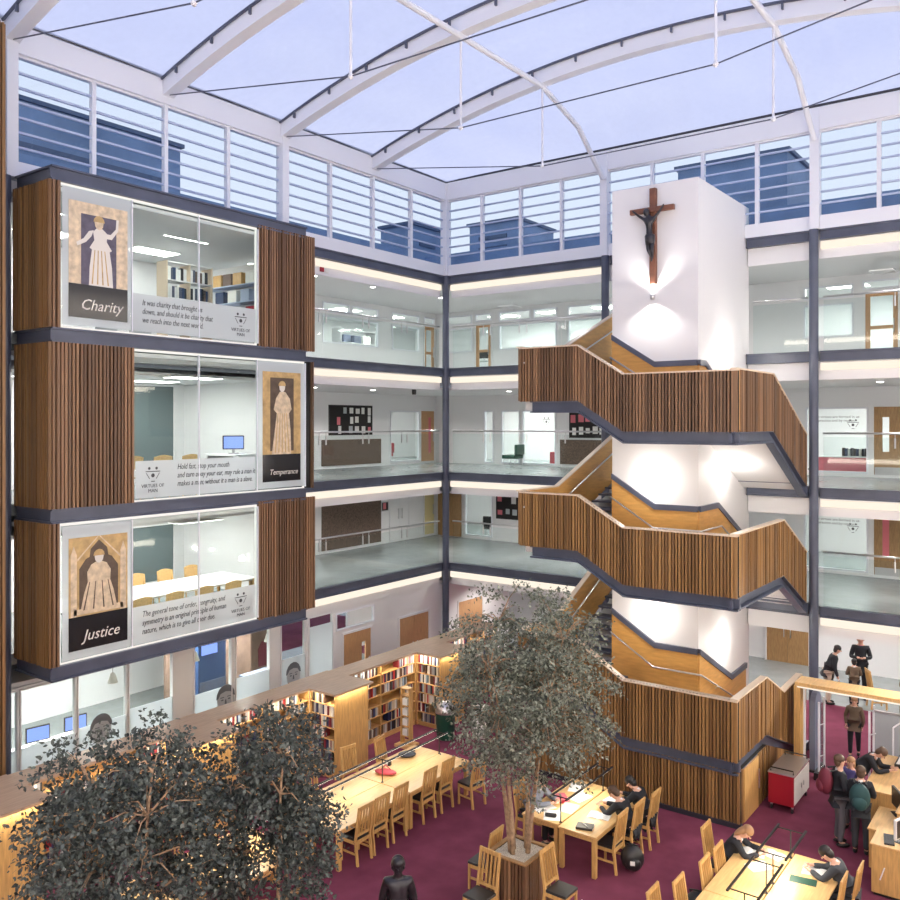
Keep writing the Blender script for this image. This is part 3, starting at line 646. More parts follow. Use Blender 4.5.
# ================================================================= CRUCIFIX
t=thing('crucifix','large reddish-brown wooden cross with a dark bronze figure on the white tower','crucifix',(8.53,SY-.08,11.2))
y=SY-.06
MB().bev(8.47,8.62,y-.07,y+.05,11.22,13.45,.01).build('upright','crosswood',t)
MB().bev(8.0,9.08,y-.12,y-.02,12.88,13.0,.01).build('crossbeam','crosswood',t)
def skin(verts,edges,radii,name,m,parent=None,sub=2,root=0,local=False):
    me=bpy.data.meshes.new(name); off=WL.get(parent.name,Vector()) if (parent is not None and not local) else Vector()
    me.from_pydata([Vector(v)-off for v in verts],edges,[]); o=bpy.data.objects.new(name,me); COL.objects.link(o)
    o.modifiers.new('s','SKIN'); 
    sv=me.skin_vertices[0].data
    for i,r in enumerate(radii): sv[i].radius=(r,r) if not isinstance(r,tuple) else r; sv[i].use_root=(i==root)
    sd=o.modifiers.new('d','SUBSURF'); sd.levels=sub; sd.render_levels=sub
    dg=bpy.context.evaluated_depsgraph_get(); me2=bpy.data.meshes.new_from_object(o.evaluated_get(dg)); o.modifiers.clear(); o.data=me2; bpy.data.meshes.remove(me)
    me2.name=name; me2.materials.clear(); me2.materials.append(M[m] if isinstance(m,str) else m); me2.polygons.foreach_set('use_smooth',[True]*len(me2.polygons))
    if parent is not None: o.parent=parent
    WL[o.name]=off.copy()
    return o
yy=y-.14
V=[(8.52,yy,12.28),(8.5,yy,12.5),(8.5,yy-.02,12.68),(8.49,yy-.03,12.78),(8.47,yy-.05,12.86),
   (8.38,yy,12.72),(8.22,yy,12.84),(8.08,yy,12.97),(8.62,yy,12.72),(8.75,yy,12.86),(8.86,yy,13.02),
   (8.47,yy,12.2),(8.50,yy-.06,12.0),(8.56,yy-.01,11.82),(8.57,yy,12.2),(8.59,yy-.05,12.0),(8.58,yy,11.84),(8.56,yy-.04,11.72)]
Eg=[(0,1),(1,2),(2,3),(3,4),(2,5),(5,6),(6,7),(2,8),(8,9),(9,10),(0,11),(11,12),(12,13),(0,14),(14,15),(15,16),(16,17)]
Rr=[.085,.075,.095,.04,.06,.04,.03,.022,.04,.03,.022,.06,.045,.028,.06,.045,.028,.02]
b=skin(V,Eg,Rr,'figure','bronze',t,1)
MB().ell((8.46,yy-.06,12.87),(.075,.08,.095),12,8).build('head','bronze',b,smooth=True)
MB().lathe([(.10,-.12),(.115,-.02),(.12,.08),(.10,.12)],(8.52,yy,12.24),12).build('loincloth','bronze',b,smooth=True)
# wall lights on the tower
def uplight(x,y,z,axis,lab,e,down=True):
    t=thing('wall_light',lab,'wall light',(x,y,z))
    n=(0,-1) if axis=='y' else (1,0)
    cx,cy=x+n[0]*.09,y+n[1]*.09
    MB().lathe([(.05,-.06),(.055,0),(.06,.06)],(cx,cy,z),16).build('fitting','metal',t,smooth=True)
    MB().lathe([(.045,.062),(.03,.07)],(cx,cy,z),12).build('lens','spot',t)
    MB().box(min(x,cx)-.0,max(x,cx)+.0001,min(y,cy)-.01,max(y,cy)+.01,z-.02,z+.02).build('bracket','metal',t)
    for up in ((1,-1) if down else (1,)):
        L=bpy.data.lights.new('wall_light_lamp','SPOT'); L.energy=e; L.spot_size=2.3; L.spot_blend=.6; L.shadow_soft_size=.04; L.color=(1,.95,.88)
        o=bpy.data.objects.new('wall_light_lamp',L); COL.objects.link(o); o.location=(cx+n[0]*.06-x,cy+n[1]*.06-y,up*.1); o.parent=t; o.rotation_euler=(PI if up>0 else 0,0,0)
def bulk(x,y,z,axis,lab,e=24):
    t=thing('wall_light',lab,'wall light',(x,y,z)); n=(0,-1) if axis=='y' else (1,0)
    c=(x+n[0]*.05,y+n[1]*.05,z); MB().ell(c,(.05,.09,.16) if axis=='x' else (.09,.05,.16),14,10).build('glass_shade','glow',t,smooth=True)
    MB().box(x-.06 if axis=='y' else x,x+.06 if axis=='y' else x+.03,y-.03 if axis=='y' else y-.06,y if axis=='y' else y+.06,z-.1,z+.1).build('backplate','metal',t)
    L=bpy.data.lights.new('wall_light_lamp','POINT'); L.energy=e; L.shadow_soft_size=.1; L.color=(1,.95,.87)
    o=bpy.data.objects.new('wall_light_lamp',L); COL.objects.link(o); o.location=(n[0]*.32,n[1]*.32,0); o.parent=t
uplight(8.53,SY,10.93,'y','small wall light directly beneath the crucifix on the white tower',75)
for z,l in ((6.75,'between the top and middle flights'),(3.62,'between the middle and lowest flights')):
    bulk(8.53,SY,z-.05,'y','bright oval wall light on the tower front %s'%l)
    bulk(SX1,-1.75,z+(.1 if z>5 else -.9),'x','bright oval wall light on the tower right side %s'%l)
bulk(SX1,-1.65,9.66,'x','bright oval wall light on the tower right side above the top flight')
# ================================================================= GLASS BALUSTRADES
def balustrade(w,k,u0,u1,n,lab):
    z=Z[k]; d=.10; t=thing('glass_balustrade',lab,'glass railing',wp(w,(u0+u1)/2,d,z))
    for i in range(n):
        a=u0+(u1-u0)*i/n+.012; b=u0+(u1-u0)*(i+1)/n-.012
        m=MB(); wb(m,w,a,b,d,d+.016,z+.0,z+1.24); m.build('glass_panel','glass_g',t)
    m=MB(); m.tube([wp(w,u0,d+.01,z+1.33),wp(w,u1,d+.01,z+1.33)],.024,8); m.build('handrail','metal',t,smooth=True)
    for i in range(1,n):
        for s in (-.13,.13):
            u=u0+(u1-u0)*i/n+s; m=MB(); m.tube([wp(w,u,d+.01,z+.98),wp(w,u,d+.01,z+1.22)],.022,8); m.tube([wp(w,u,d+.01,z+1.22),wp(w,u,d+.01,z+1.33)],.009,6); m.build('bracket','metal',t)
for k in (1,2,3):
    balustrade('L',k,.2,7.2,4,'clear glass railing with steel handrail on the left-hand balcony, %s floor'%ordn[k])
    balustrade('R',k,.2,5.5,4,'clear glass railing with steel handrail between the corner column and the staircase, %s floor'%ordn[k])
    balustrade('R',k,11.45,16.6,3,'clear glass railing with steel handrail right of the staircase, %s floor'%ordn[k])
balustrade('R',3,9.75,11.1,1,'short glass railing between the white tower and the right-hand column, third floor')
# ================================================================= DOWNLIGHTS
def downlight(x,y,z,e,lab,group):
    t=thing('downlight',lab,'ceiling light',(x,y,z),group=group)
    MB().lathe([(.10,-.012),(.10,0)],(x,y,z),16).build('trim_ring','white',t)
    MB().lathe([(.078,-.018),(.078,-.012)],(x,y,z),16).build('lens','spot',t)
    L=bpy.data.lights.new('downlight_lamp','SPOT'); L.spot_size=2.75; L.spot_blend=.5; L.energy=e*(3.2 if z<3 else (3.4 if z>11 else 2.5)); L.shadow_soft_size=.1; L.color=(1,.95,.88)
    o=bpy.data.objects.new('downlight_lamp',L); COL.objects.link(o); o.location=(0,0,-.03); o.parent=t
for k in (1,2,3,4):
    zc=Z[k]-.70+(.32 if k==4 else 0); fl={1:'ground floor',2:'first floor',3:'second floor',4:'third floor'}[k]
    for q,x in enumerate((-1.4,1.2,3.8,6.6,9.0,12.4,15)):
        downlight(x,1.9 if k!=4 else 1.6,zc,65,'round downlight in the %s ceiling of the right-hand wing, %s from the corner'%(fl,['first','second','third','fourth','fifth','sixth','seventh'][q]),'%s downlights, right-hand wing'%fl)
    for q,y in enumerate((-1.6,-4.2,-6.6)):
        downlight(-1.7,y,zc,65,'round downlight in the %s ceiling of the left-hand wing, %s from the corner'%(fl,['first','second','third'][q]),'%s downlights, left-hand wing'%fl)
# ceiling panel lights in rooms behind and in pods
def panel(x0,x1,y0,y1,z,e,lab,group=None):
    t=thing('ceiling_light_panel',lab,'ceiling light',((x0+x1)/2,(y0+y1)/2,z),group=group)
    m=MB(); m.box(x0-.03,x1+.03,y0-.03,y1+.03,z-.01,z); m.build('frame','white',t); box(x0,x1,y0,y1,z-.018,z-.01).build('diffuser','panel',t)
    if e>1:
        L=bpy.data.lights.new('panel_lamp','AREA'); L.shape='RECTANGLE'; L.size=x1-x0; L.size_y=y1-y0; L.energy=e; L.color=(1,.96,.9)
        o=bpy.data.objects.new('panel_lamp',L); COL.objects.link(o); o.parent=t; o.location=(0,0,-.03)
for k in (1,2,3):
    zt=Z[k+1]-.70+(.32 if k==3 else 0); fl={1:'bottom',2:'middle',3:'top'}[k]
    for i,(x,y) in enumerate([(-.2,-12.3),(-.2,-9.6),(-2.4,-12.0),(-2.4,-9.2)]):
        panel(x-.3,x+.3,y-.6,y+.6,zt-.0,22,'glowing rectangular ceiling panel inside the %s timber pod, %s'%(fl,['front left','front right','rear left','rear right'][i]))
    for i,x in enumerate((-2.5,-.2,2.2,4.6,10.5,13.5)):
        panel(x-.6,x+.6,7.0,7.6,zt,{1:30,2:60,3:75}[k],'glowing ceiling panel, %s floor rooms of the right-hand wing, %s from the left'%(ordn[k],['first','second','third','fourth','fifth','sixth'][i]),'ceiling panels, rooms behind the right wing, %s floor'%ordn[k])
    for i,y in enumerate((4.6,2.0,-1.0)):
        panel(-6.6,-6.0,y-.6,y+.6,zt,{1:20,2:60,3:75}[k],'glowing ceiling panel, %s floor rooms of the left-hand wing, %s from the corner'%(ordn[k],['first','second','third'][i]),'ceiling panels, rooms behind the left wing, %s floor'%ordn[k])
for q,(x,y) in enumerate(((9.6,5.4),(12.6,5.4))): panel(x-.6,x+.6,y-.3,y+.3,2.82,32,'glowing ceiling panel added to brighten the ground floor lobby, %s'%['left','right'][q],'added ceiling panels, lobby')  # lobby panels added to lift its dark walls
for q,y in enumerate((-13.2,-11,-8.6,-6.3)): panel(-2.9,-1.7,y-.25,y+.25,2.82,130,'glowing ceiling panel in the ground floor rooms under the pods, %s from left'%['first','second','third','fourth'][q],'ceiling panels, computer room')
O6=['first','second','third','fourth','fifth','sixth']
# ================================================================= BOOKCASES
COLS={'dark brown':(.10,.05,.03),'maroon':(.20,.02,.03),'navy blue':(.02,.03,.10),'grey':(.25,.25,.26),'white':(.72,.70,.66),'tan':(.45,.30,.16),'black':(.02,.02,.02),'red':(.45,.03,.03),'pale blue':(.30,.40,.50),'cream':(.62,.55,.42)}
BOOKM={}
for cn,c in COLS.items():
    M['book_'+cn]=mat('book_cover_'+cn.replace(' ','_'),c,.55)
    for j,(th,h,dp) in enumerate([(.034,.20,.15),(.046,.235,.17),(.060,.25,.19)]):
        m=MB(); m.box(-th/2,-th/2+.004,-dp/2,dp/2,0,h).box(th/2-.004,th/2,-dp/2,dp/2,0,h).box(-th/2+.004,th/2-.004,-dp/2,-dp/2+.004,0,h); m.mt(1).box(-th/2+.004,th/2-.004,-dp/2+.004,dp/2-.006,.004,h-.006)
        me=bpy.data.meshes.new('book'); me.from_pydata(m.v,[],m.f); me.materials.append(M['book_'+cn]); me.materials.append(M['paper']); me.polygons.foreach_set('material_index',m.mi); BOOKM[(cn,j)]=(me,th,h)
nbook=[0]
rb=random.Random(3)
WT=['dark brown']*3+['maroon']*3+['navy blue']*3+['grey']*3+['white']*5+['tan']*2+['black']*4+['red']+['pale blue']*2+['cream']*3
def shelfbooks(stuff,ax,a0,a1,front,z,fill,where,short):
    """fill a shelf with books; ax running axis; front = coordinate of the spine plane, spines face -y (ax x) or +x (ax y)"""
    u=a0+rb.random()*.05; end=a0+(a1-a0)*fill
    if rb.random()<.4: u=a1-(end-a0); end=a1
    while True:
        cn=rb.choice(WT); j=rb.choice((0,0,1,1,2)); me,th,h=BOOKM[(cn,j)]
        if u+th>end-.01: break
        c=u+th/2; u+=th+.002+(rb.random()<.06)*.05
        lean=0
        if ax=='x': loc=(c,front+.11,z); rz=0
        else: loc=(front-.11,c,z); rz=PI/2
        if nbook[0]<300 and stuff is None:
            o=bpy.data.objects.new('book',me); COL.objects.link(o); o.location=loc; o.rotation_euler=(0,0,rz)
            tag(o,'%s book standing on the %s'%(cn,where),'book','books on the %s'%where); nbook[0]+=1
        else:
            b=stuff if stuff is not None else LEFT
            R=Matrix.Translation(loc)@Matrix.Rotation(rz,4,'Z'); b.T=R; 
            dp=.17; b.mt(list(COLS).index(cn)); b.box(-th/2,th/2,-dp/2,dp/2,0,h); b.T=None
LEFT=MB()
TOPZ=1.95
on=['lowest','second','third','fourth','fifth','sixth','highest']
def shelf_z(n=7): return [.12+i*.255 for i in range(n)]
def stack(y0,y1,lab,books,both=False):
    x0,x1=2.32,3.12; t=thing('bookcase',lab,'bookcase',((x0+x1)/2,(y0+y1)/2,0))
    box(x1-.03,x1,y0,y1,0,TOPZ-.05).build('end_panel','oak_v',t); box(x0,x0+.03,y0,y1,0,TOPZ-.05).build('side_panel','oak_v',t)
    ym=(y0+y1)/2; box(x0+.03,x1-.03,ym-.01,ym+.01,.1,TOPZ-.05).build('back_panel','oak_v',t); box(x0+.03,x1-.03,y0+.03,y1-.03,0,.1).build('plinth','oak',t)
    for i,z in enumerate(shelf_z()): 
        box(x0+.03,x1-.03,y0+.0,y1,z-.02,z).build('shelf','oak',t)
    box(1.7,x1+.09,y0-.09,y1+.09,TOPZ-.05,TOPZ).build('top_board','brown_top',t)
    box(x0+.05,x1-.05,y0-.03,y0-.01,TOPZ-.07,TOPZ-.05).build('shelf_light','shelfled',t)
    shelf_lamp(t,((x0+x1)/2,y0-.06,TOPZ-.06),.7,.03,5,(math.radians(-14),0,0)); shelf_lamp(t,(x1+.06,(y0+y1)/2,TOPZ-.06),.03,1.0,5,(0,math.radians(-14),0)); box(x1+.02,x1+.04,y0+.05,y1-.05,TOPZ-.06,TOPZ-.05).build('panel_light','shelfled',t)
    for i,z in enumerate(shelf_z()):
        if books: shelfbooks(books[1],'x',x0+.04,x1-.04,y0+.0,z,rb.choice((.6,.85,.98,.98)),'%s shelf of the %s'%(on[i],books[0]),'')
    return t
def shelf_lamp(t,loc,sx,sy,e,rot):
    L=bpy.data.lights.new('shelf_lamp','AREA'); L.shape='RECTANGLE'; L.size=sx; L.size_y=sy; L.energy=e; L.color=(1,.86,.66)
    o=bpy.data.objects.new('shelf_lamp',L); COL.objects.link(o); o.parent=t; o.location=Vector(loc)-WL[t.name]; o.rotation_euler=rot
def run(y0,y1,n,lab,books,zt=TOPZ):
    x0,x1=1.88,2.30; t=thing('bookcase',lab,'bookcase',((x0+x1)/2,(y0+y1)/2,0))
    for i in range(n+1):
        y=y0+(y1-y0)*i/n; box(x0,x1,y-.015 if 0<i<n else (y if i==0 else y-.03),y+.015 if 0<i<n else (y+.03 if i==0 else y),0,TOPZ-.05).build('upright_panel','oak_v',t)
    box(x0,x0+.015,y0+.03,y1-.03,0,TOPZ-.05).build('back_panel','oak_v',t); box(x0,x1,y0+.03,y1-.03,0,.1).build('plinth','oak',t)
    box(1.75,x1+.10,y0+.09,y1-.09,TOPZ-.05,TOPZ).build('top_board','brown_top',t)
    box(x1-.02,x1+.0,y0+.05,y1-.05,TOPZ-.07,TOPZ-.05).build('shelf_light','shelfled',t)
    shelf_lamp(t,(x1+.07,(y0+y1)/2,TOPZ-.06),.03,(y1-y0)*.9,11,(0,math.radians(-16),0))
    for i,z in enumerate(shelf_z()):
        for j in range(n):
            a=y0+(y1-y0)*j/n+.03; b=y0+(y1-y0)*(j+1)/n-.03
            box(x0+.015,x1,a-.01,b+.01,z-.02,z).build('shelf','oak',t)
            if books: shelfbooks(books[1],'y',a+.01,b-.01,x1,z,rb.choice((.3,.5,.8,.95,.98)),'%s shelf of the %s'%(on[i],books[0]),'')
    return t
S1=MB(); S2=MB()
stack(-8.3,-7.2,'end-on oak bookcase with plain end panel behind the long table, left of the alcove',('end-on bookcase left of alcove',None))
run(-7.2,-4.4,2,'tall oak bookcase along the back of the alcove behind the long study table',('tall alcove bookcase',None))
stack(-4.4,-3.3,'end-on oak bookcase beside the green waste bin, right of the alcove',('end-on bookcase beside the bin',None))
run(-3.3,-.45,2,'oak bookcase furthest from the camera, near the corner column',('x',S1))
run(-11.1,-8.3,2,'oak bookcase mostly hidden behind the middle left tree',('x',S1))
stack(-12.2,-11.1,'end-on oak bookcase behind the gap between the two left trees',('x',S1))
run(-15.0,-12.2,2,'oak bookcase with red and white books behind the leftmost tree',('x',S1))
stack(-16.1,-15.0,'end-on oak bookcase at the lower left edge beside the timber pier',('x',S1))
for b,l in ((S1,'rows of mixed books in the bookcases behind the trees and near the corner'),(LEFT,'remaining mixed books on the bookcase beside the green bin')):
    if b.v: o=b.build('book_rows',['book_'+c for c in COLS]); tag(o,l,'books',kind='stuff')
# ================================================================= TABLES
def table(x0,x1,y0,y1,lab,group=None):
    t=thing('study_table',lab,'table',((x0+x1)/2,(y0+y1)/2,0),group=group)
    MB().bev(x0,x1,y0,y1,.705,.74,.006).build('tabletop','oak_top',t)
    m=MB(); m.box(x0+.08,x1-.08,y0+.04,y0+.06,.62,.705).box(x0+.08,x1-.08,y1-.06,y1-.04,.62,.705).box(x0+.04,x0+.06,y0+.08,y1-.08,.62,.705).box(x1-.06,x1-.04,y0+.08,y1-.08,.62,.705); m.build('apron','oak',t)
    for x in (x0+.015,x1-.095):
        for y in (y0+.015,y1-.095): MB().bev(x,x+.08,y,y+.08,0,.705,.006).build('leg','oak_v',t)
    return t
def gantry(x,y0,y1,lab,z=1.2,posts=3,w=.16):
    t=thing('table_lamp_frame',lab,'lamp',(x,(y0+y1)/2,.74))
    for i in range(posts):
        y=y0+(y1-y0)*i/(posts-1)
        m=MB(); m.tube([(x,y,.74),(x,y,z)],.011,6); m.box(x-w,x+w,y-.008,y+.008,z-.008,z+.008); m.lathe([(.03,0),(.03,.008)],(x,y,.74),10); m.build('post','black',t)
    for s in (-1,1):
        b=box(x+s*w-.018,x+s*w+.018,y0-.1,y1+.1,z-.0,z+.022).build('lamp_bar','black',t)
        box(x+s*w-.012,x+s*w+.012,y0-.08,y1+.08,z-.006,z-.0).build('diffuser','lampbar',b)
    for q in (y0+(y1-y0)*.25,y0+(y1-y0)*.75):
        L=bpy.data.lights.new('lamp_bar_light','AREA'); L.shape='RECTANGLE'; L.size=.3; L.size_y=(y1-y0)*.45; L.energy=GL; L.color=(1,.9,.74)
        o=bpy.data.objects.new('lamp_bar_light',L); COL.objects.link(o); o.parent=t; o.location=(0,q-(y0+y1)/2,z-.74-.03)
    return t
GL=5.5
G1='four oak desks pushed together as the long study table'
for i,(a,b) in enumerate(((-11.15,-9.16),(-9.14,-7.12))):
    table(5.215,5.97,a,b,'light oak study desk of the long table, aisle side, %s half'%['near','far'][i],'desks of the long study table')
    table(4.45,5.205,a,b,'light oak study desk of the long table, bookcase side, %s half'%['near','far'][i],'desks of the long study table')
gantry(5.21,-11.0,-7.2,'thin black frame with strip lamps along the long study table left of the middle tree')
table(9.0,9.76,-8.66,-6.68,'light oak study desk near the slatted timber wall, side with two pupils in black'); table(8.2,8.97,-8.6,-6.62,'light oak study desk covered in papers directly behind the planted tree')
gantry(8.97,-8.5,-6.8,'thin black frame with strip lamps over the paper-strewn table behind the planted tree',posts=2)
for i,(a,b) in enumerate(((-9.15,-7.15),(-11.17,-9.17))):
    table(11.87,12.69,a,b,'oak desk at the bottom right, left side, %s'%['with the open books of the fair-haired pupil','nearest the camera'][i]); table(12.71,13.5,a,b,'light oak study desk at the bottom right, right side, %s'%['with the green folder','nearest the camera'][i])
gantry(12.69,-8.35,-7.35,'thin black lamp frame over the far part of the bottom right table',posts=2,w=.22); gantry(12.69,-9.75,-8.7,'thin black lamp frame over the near part of the bottom right table',posts=2,w=.22)
for i,(a,b) in enumerate(((-16.2,-14.2),)):
    table(5.215,5.97,a,b,'light oak desk glimpsed through the left trees, aisle side'); table(4.45,5.205,a,b,'light oak desk glimpsed through the left trees, bookcase side')
gantry(5.21,-16.0,-14.4,'strip lamp frame glimpsed through the leaves of the left trees',posts=2)
table(4.45,5.205,-13.6,-12.0,'light oak desk hidden behind the second tree from the left, bookcase side'); table(5.215,5.97,-13.6,-12.0,'light oak desk hidden behind the second tree from the left, aisle side')
gantry(5.21,-13.4,-12.2,'strip lamp frame behind the second tree from the left',posts=2)
# ================================================================= CHAIRS
def make_chair():
    t=thing('library_chair','x','chair')
    m=MB().bev(-.20,.20,-.17,.21,.43,.475,.012); m.build('seat','leather',t,local=True)
    m=MB(); m.box(-.19,.19,.16,.185,.37,.43).box(-.19,.19,-.19,-.165,.37,.43).box(-.20,-.175,-.17,.18,.37,.43).box(.175,.20,-.17,.18,.37,.43); m.build('seat_frame','oak_v',t,local=True)
    for s in (-1,1):
        x=s*.19
        MB().bev(x-.02,x+.02,.15,.19,0,.43,.004).build('leg','oak_v',t,local=True)
        m=MB(); m.hexa([(x-.02,-.25,0),(x+.02,-.25,0),(x+.02,-.21,0),(x-.02,-.21,0)],[(x-.02,-.20,.45),(x+.02,-.20,.45),(x+.02,-.155,.45),(x-.02,-.155,.45)])
        m.hexa([(x-.02,-.20,.45),(x+.02,-.20,.45),(x+.02,-.155,.45),(x-.02,-.155,.45)],[(x-.02,-.285,1.07),(x+.02,-.285,1.07),(x+.02,-.255,1.07),(x-.02,-.255,1.07)]); m.build('leg','oak_v',t,local=True)
        m=MB(); m.bar((x,-.2,.2),(x,.17,.2),.02,.035); m.build('stretcher','oak_v',t,local=True)
    m=MB(); m.bar((-.17,-.268,1.035),(.17,-.268,1.035),.026,.07); m.build('top_rail','oak_v',t,local=True)
    m=MB(); m.bar((-.17,-.185,.53),(.17,-.185,.53),.024,.05); m.build('lower_rail','oak_v',t,local=True)
    for i in range(4):
        x=-.117+i*.078; m=MB(); m.bar((x,-.187,.55),(x,-.264,1.01),.04,.012); m.build('slat','oak_v',t,local=True)
    return t
C0=make_chair(); used=[False]
def chair(x,y,deg,lab,group):
    o=C0 if not used[0] else copy_tree(C0); used[0]=True
    o.location=(x,y,0); o.rotation_euler=(0,0,math.radians(deg)); o['label']=lab; o['group']=group
    return o
L1='chairs at the long study table'
for i,(x,y) in enumerate([(5.86,-10.6),(5.84,-10.12),(5.82,-9.55),(5.80,-8.6),(5.80,-8.0)]):
    chair(x,y,90,'slatted oak chair on the aisle side of the long table, %s from near end'%['first','second','third','fourth','fifth'][i],L1)
chair(6.24,-7.45,82,'slatted oak chair with black seat pulled away at the far end of the long table',L1)
chair(4.15,-8.75,-100,'slatted oak chair behind the long table in front of the plain bookcase end panel',L1); chair(4.36,-7.88,-80,'slatted oak chair turned behind the long table near the alcove',L1); chair(4.14,-9.88,-92,'slatted oak chair behind the long table beside the tree leaves',L1)
chair(4.16,-10.5,-90,'slatted oak chair behind the long table, mostly hidden by leaves',L1)
L2='chairs at the table by the slatted wall'
for i,(x,y) in enumerate([(9.74,-8.1),(9.80,-7.5),(9.86,-6.9)]): chair(x,y,90,'slatted oak chair at the table by the timber wall, %s'%['empty, nearest the black rucksack','middle, with a pupil in black','furthest, with a pupil in black'][i],L2)
chair(8.02,-8.0,-90,'slatted oak chair hidden behind the birch trunks',L2)
L3='chairs backed against the planter'
chair(8.30,-10.0,92,'slatted oak chair on the left of the tree planter facing the long table',L3); chair(8.86,-10.92,176,'slatted oak chair in front of the tree planter facing the camera side',L3); chair(9.82,-10.02,-92,'slatted oak chair on the right of the tree planter',L3)
L4='chairs at the bottom right table'
for (x,y,l) in [(11.62,-7.66,'under the fair-haired pupil'),(12.05,-8.28,'second from far end'),(12.02,-8.82,'third from far end'),(11.92,-9.65,'fourth from far end'),(11.72,-10.15,'nearest the camera')]:
    chair(x,y,-90,'slatted oak chair, left side of the bottom right table, %s'%l,L4)
chair(13.42,-8.12,90,'slatted oak chair on the right side of the bottom right table beside the dark-haired pupil',L4); chair(13.55,-7.62,90,'slatted oak chair under the pupil in dark grey at the bottom right',L4)
for y in (-15.7,-14.9): chair(5.85,y,90,'slatted oak chair glimpsed through the leaves of the left trees','chairs behind the left trees')
for y in (-13.2,-12.5): chair(4.2,y,-90,'slatted oak chair behind the second tree from the left','chairs behind the second left tree')
# ================================================================= PLANTER, TROLLEY, BIN, LADDER SHELF
t=thing('planter','square planter clad in vertical timber battens, filled with pale gravel around the birch trunks','planter',(9.05,-10.07,0))
x0,x1,y0,y1=8.66,9.44,-10.48,-9.66
m=MB(); m.box(x0+.04,x1-.04,y0+.04,y0+.07,.04,.88).box(x0+.04,x1-.04,y1-.07,y1-.04,.04,.88).box(x0+.04,x0+.07,y0+.07,y1-.07,.04,.88).box(x1-.07,x1-.04,y0+.07,y1-.07,.04,.88).box(x0+.07,x1-.07,y0+.07,y1-.07,0,.06); m.build('box','backing',t)
m=MB()
for ax,f,o_,a,b in (('x',y0+.04,-1,x0,x1),('x',y1-.04,1,x0,x1),('y',x0+.04,-1,y0,y1),('y',x1-.04,1,y0,y1)): battens(m,ax,f,o_,a,b,lambda q:.0,lambda q:.88,pitch=.07,dep=.035)
m.build('cladding','slat',t)
m=MB(); m.box(x0,x1,y0,y0+.07,.88,.905).box(x0,x1,y1-.07,y1,.88,.905).box(x0,x0+.07,y0+.07,y1-.07,.88,.905).box(x1-.07,x1,y0+.07,y1-.07,.88,.905); m.build('rim','door_d',t)
m=MB(); n=12; g=[[ (x0+.07+(x1-x0-.14)*i/n,y0+.07+(y1-y0-.14)*j/n,.86+.015*rb.random()) for i in range(n+1)] for j in range(n+1)]
m.add(sum(g,[]),[(j*(n+1)+i,j*(n+1)+i+1,(j+1)*(n+1)+i+1,(j+1)*(n+1)+i) for i in range(n) for j in range(n)]); m.build('gravel','gravel',t)['kind']='stuff'
for i,(x,y) in enumerate([(8.55,-11.35),(9.9,-9.45),(10.05,-10.55)]):
    t=thing('floor_uplight','small round floor light near the planter, %s'%['left of the front chair','behind the right chair','at the right picture edge of the planter chairs'][i],'floor light',(x,y,0)); MB().lathe([(.08,0),(.075,.012)],(x,y,0),16).build('ring','metal',t); MB().lathe([(.06,.012),(.05,.02)],(x,y,0),16).build('lens','spot',t)
t=thing('book_trolley','red steel book trolley with cream doors and grey top beside the timber stair wall','trolley',(11.6,-3.4,0))
x0,x1,y0,y1=11.33,11.84,-3.98,-2.80
m=MB().bev(x0,x1,y0,y1,.14,.76,.015); m.build('body','red',t)
for a,b in ((y0+.03,(y0+y1)/2-.005),((y0+y1)/2+.005,y1-.03)):
    d=MB().bev(x1,x1+.018,a,b,.18,.73,.006).build('door','paper',t); MB().tube([(x1+.03,(a+b)/2+.2*(1 if a<-3.5 else -1),.4),(x1+.03,(a+b)/2+.2*(1 if a<-3.5 else -1),.5)],.008,6).build('door_handle','metal',d)
MB().bev(x0-.01,x1+.02,y0-.01,y1+.01,.76,.79,.008).build('top','metal',t)
for y in (y0+.06,y1-.06): MB().tube([(x0+.04,y,.79),(x0+.04,y,.86),(x1-.02,y,.86),(x1-.02,y,.79)],.014,8).build('handle','black',t)
for x in (x0+.06,x1-.04):
    for y in (y0+.06,y1-.06):
        c=MB(); c.box(x-.02,x+.02,y-.02,y+.02,.09,.14); c.build('castor','metal',t); MB().tube([(x-.015,y,.05),(x+.015,y,.05)],.05,12).build('wheel','black',t)
t=thing('waste_bin','dark green litter bin with a silver domed lid beside the bookcase end panel','bin',(3.55,-4.75,0))
MB().lathe([(.20,0),(.225,.05),(.25,.62),(.26,.64),(.255,.66)],(3.55,-4.75,0),24).build('body','green',t,smooth=True)
m=MB().lathe([(.265,.66),(.262,.72),(.22,.84),(.14,.93),(.05,.96)],(3.55,-4.75,0),24).build('lid','metal',t,smooth=True); box(3.62,3.80,-4.86,-4.64,.74,.84).build('opening','black',m)
t=thing('book_stand','tall narrow oak ladder shelf in front of the alcove bookcase','shelf',(3.08,-5.72,0))
for s in (-.13,.13): MB().bev(3.08+s-.02,3.08+s+.02,-5.80,-5.66,0,1.45,.005).build('upright','oak_v',t)
for z in (.25,.5,.75,1.0,1.25,1.42): box(2.96,3.2,-5.82,-5.64,z,z+.02).build('shelf','oak',t)
MB().bev(2.85,3.3,-5.95,-5.5,0,.06,.01).build('base','oak',t)
for z in (.27,.52,.77,1.02): tag(box(3.0,3.15,-5.80,-5.69,z,z+.16).build('magazine','paper'),'stack of pale magazines on the narrow ladder shelf, %s tier'%{.27:'lowest',.52:'second',.77:'third',1.02:'fourth'}[z],'magazines')
t=thing('recycling_sack','white bagged waste bin right of the green bin, half hidden by the tree','bin',(4.2,-4.1,0)); MB().lathe([(.2,0),(.24,.1),(.25,.55),(.2,.7),(.24,.74)],(4.2,-4.1,0),16).build('bag','paper',t,smooth=True); MB().lathe([(.12,.70),(.10,.78)],(4.2,-4.1,0),12).build('knot','paper',t)
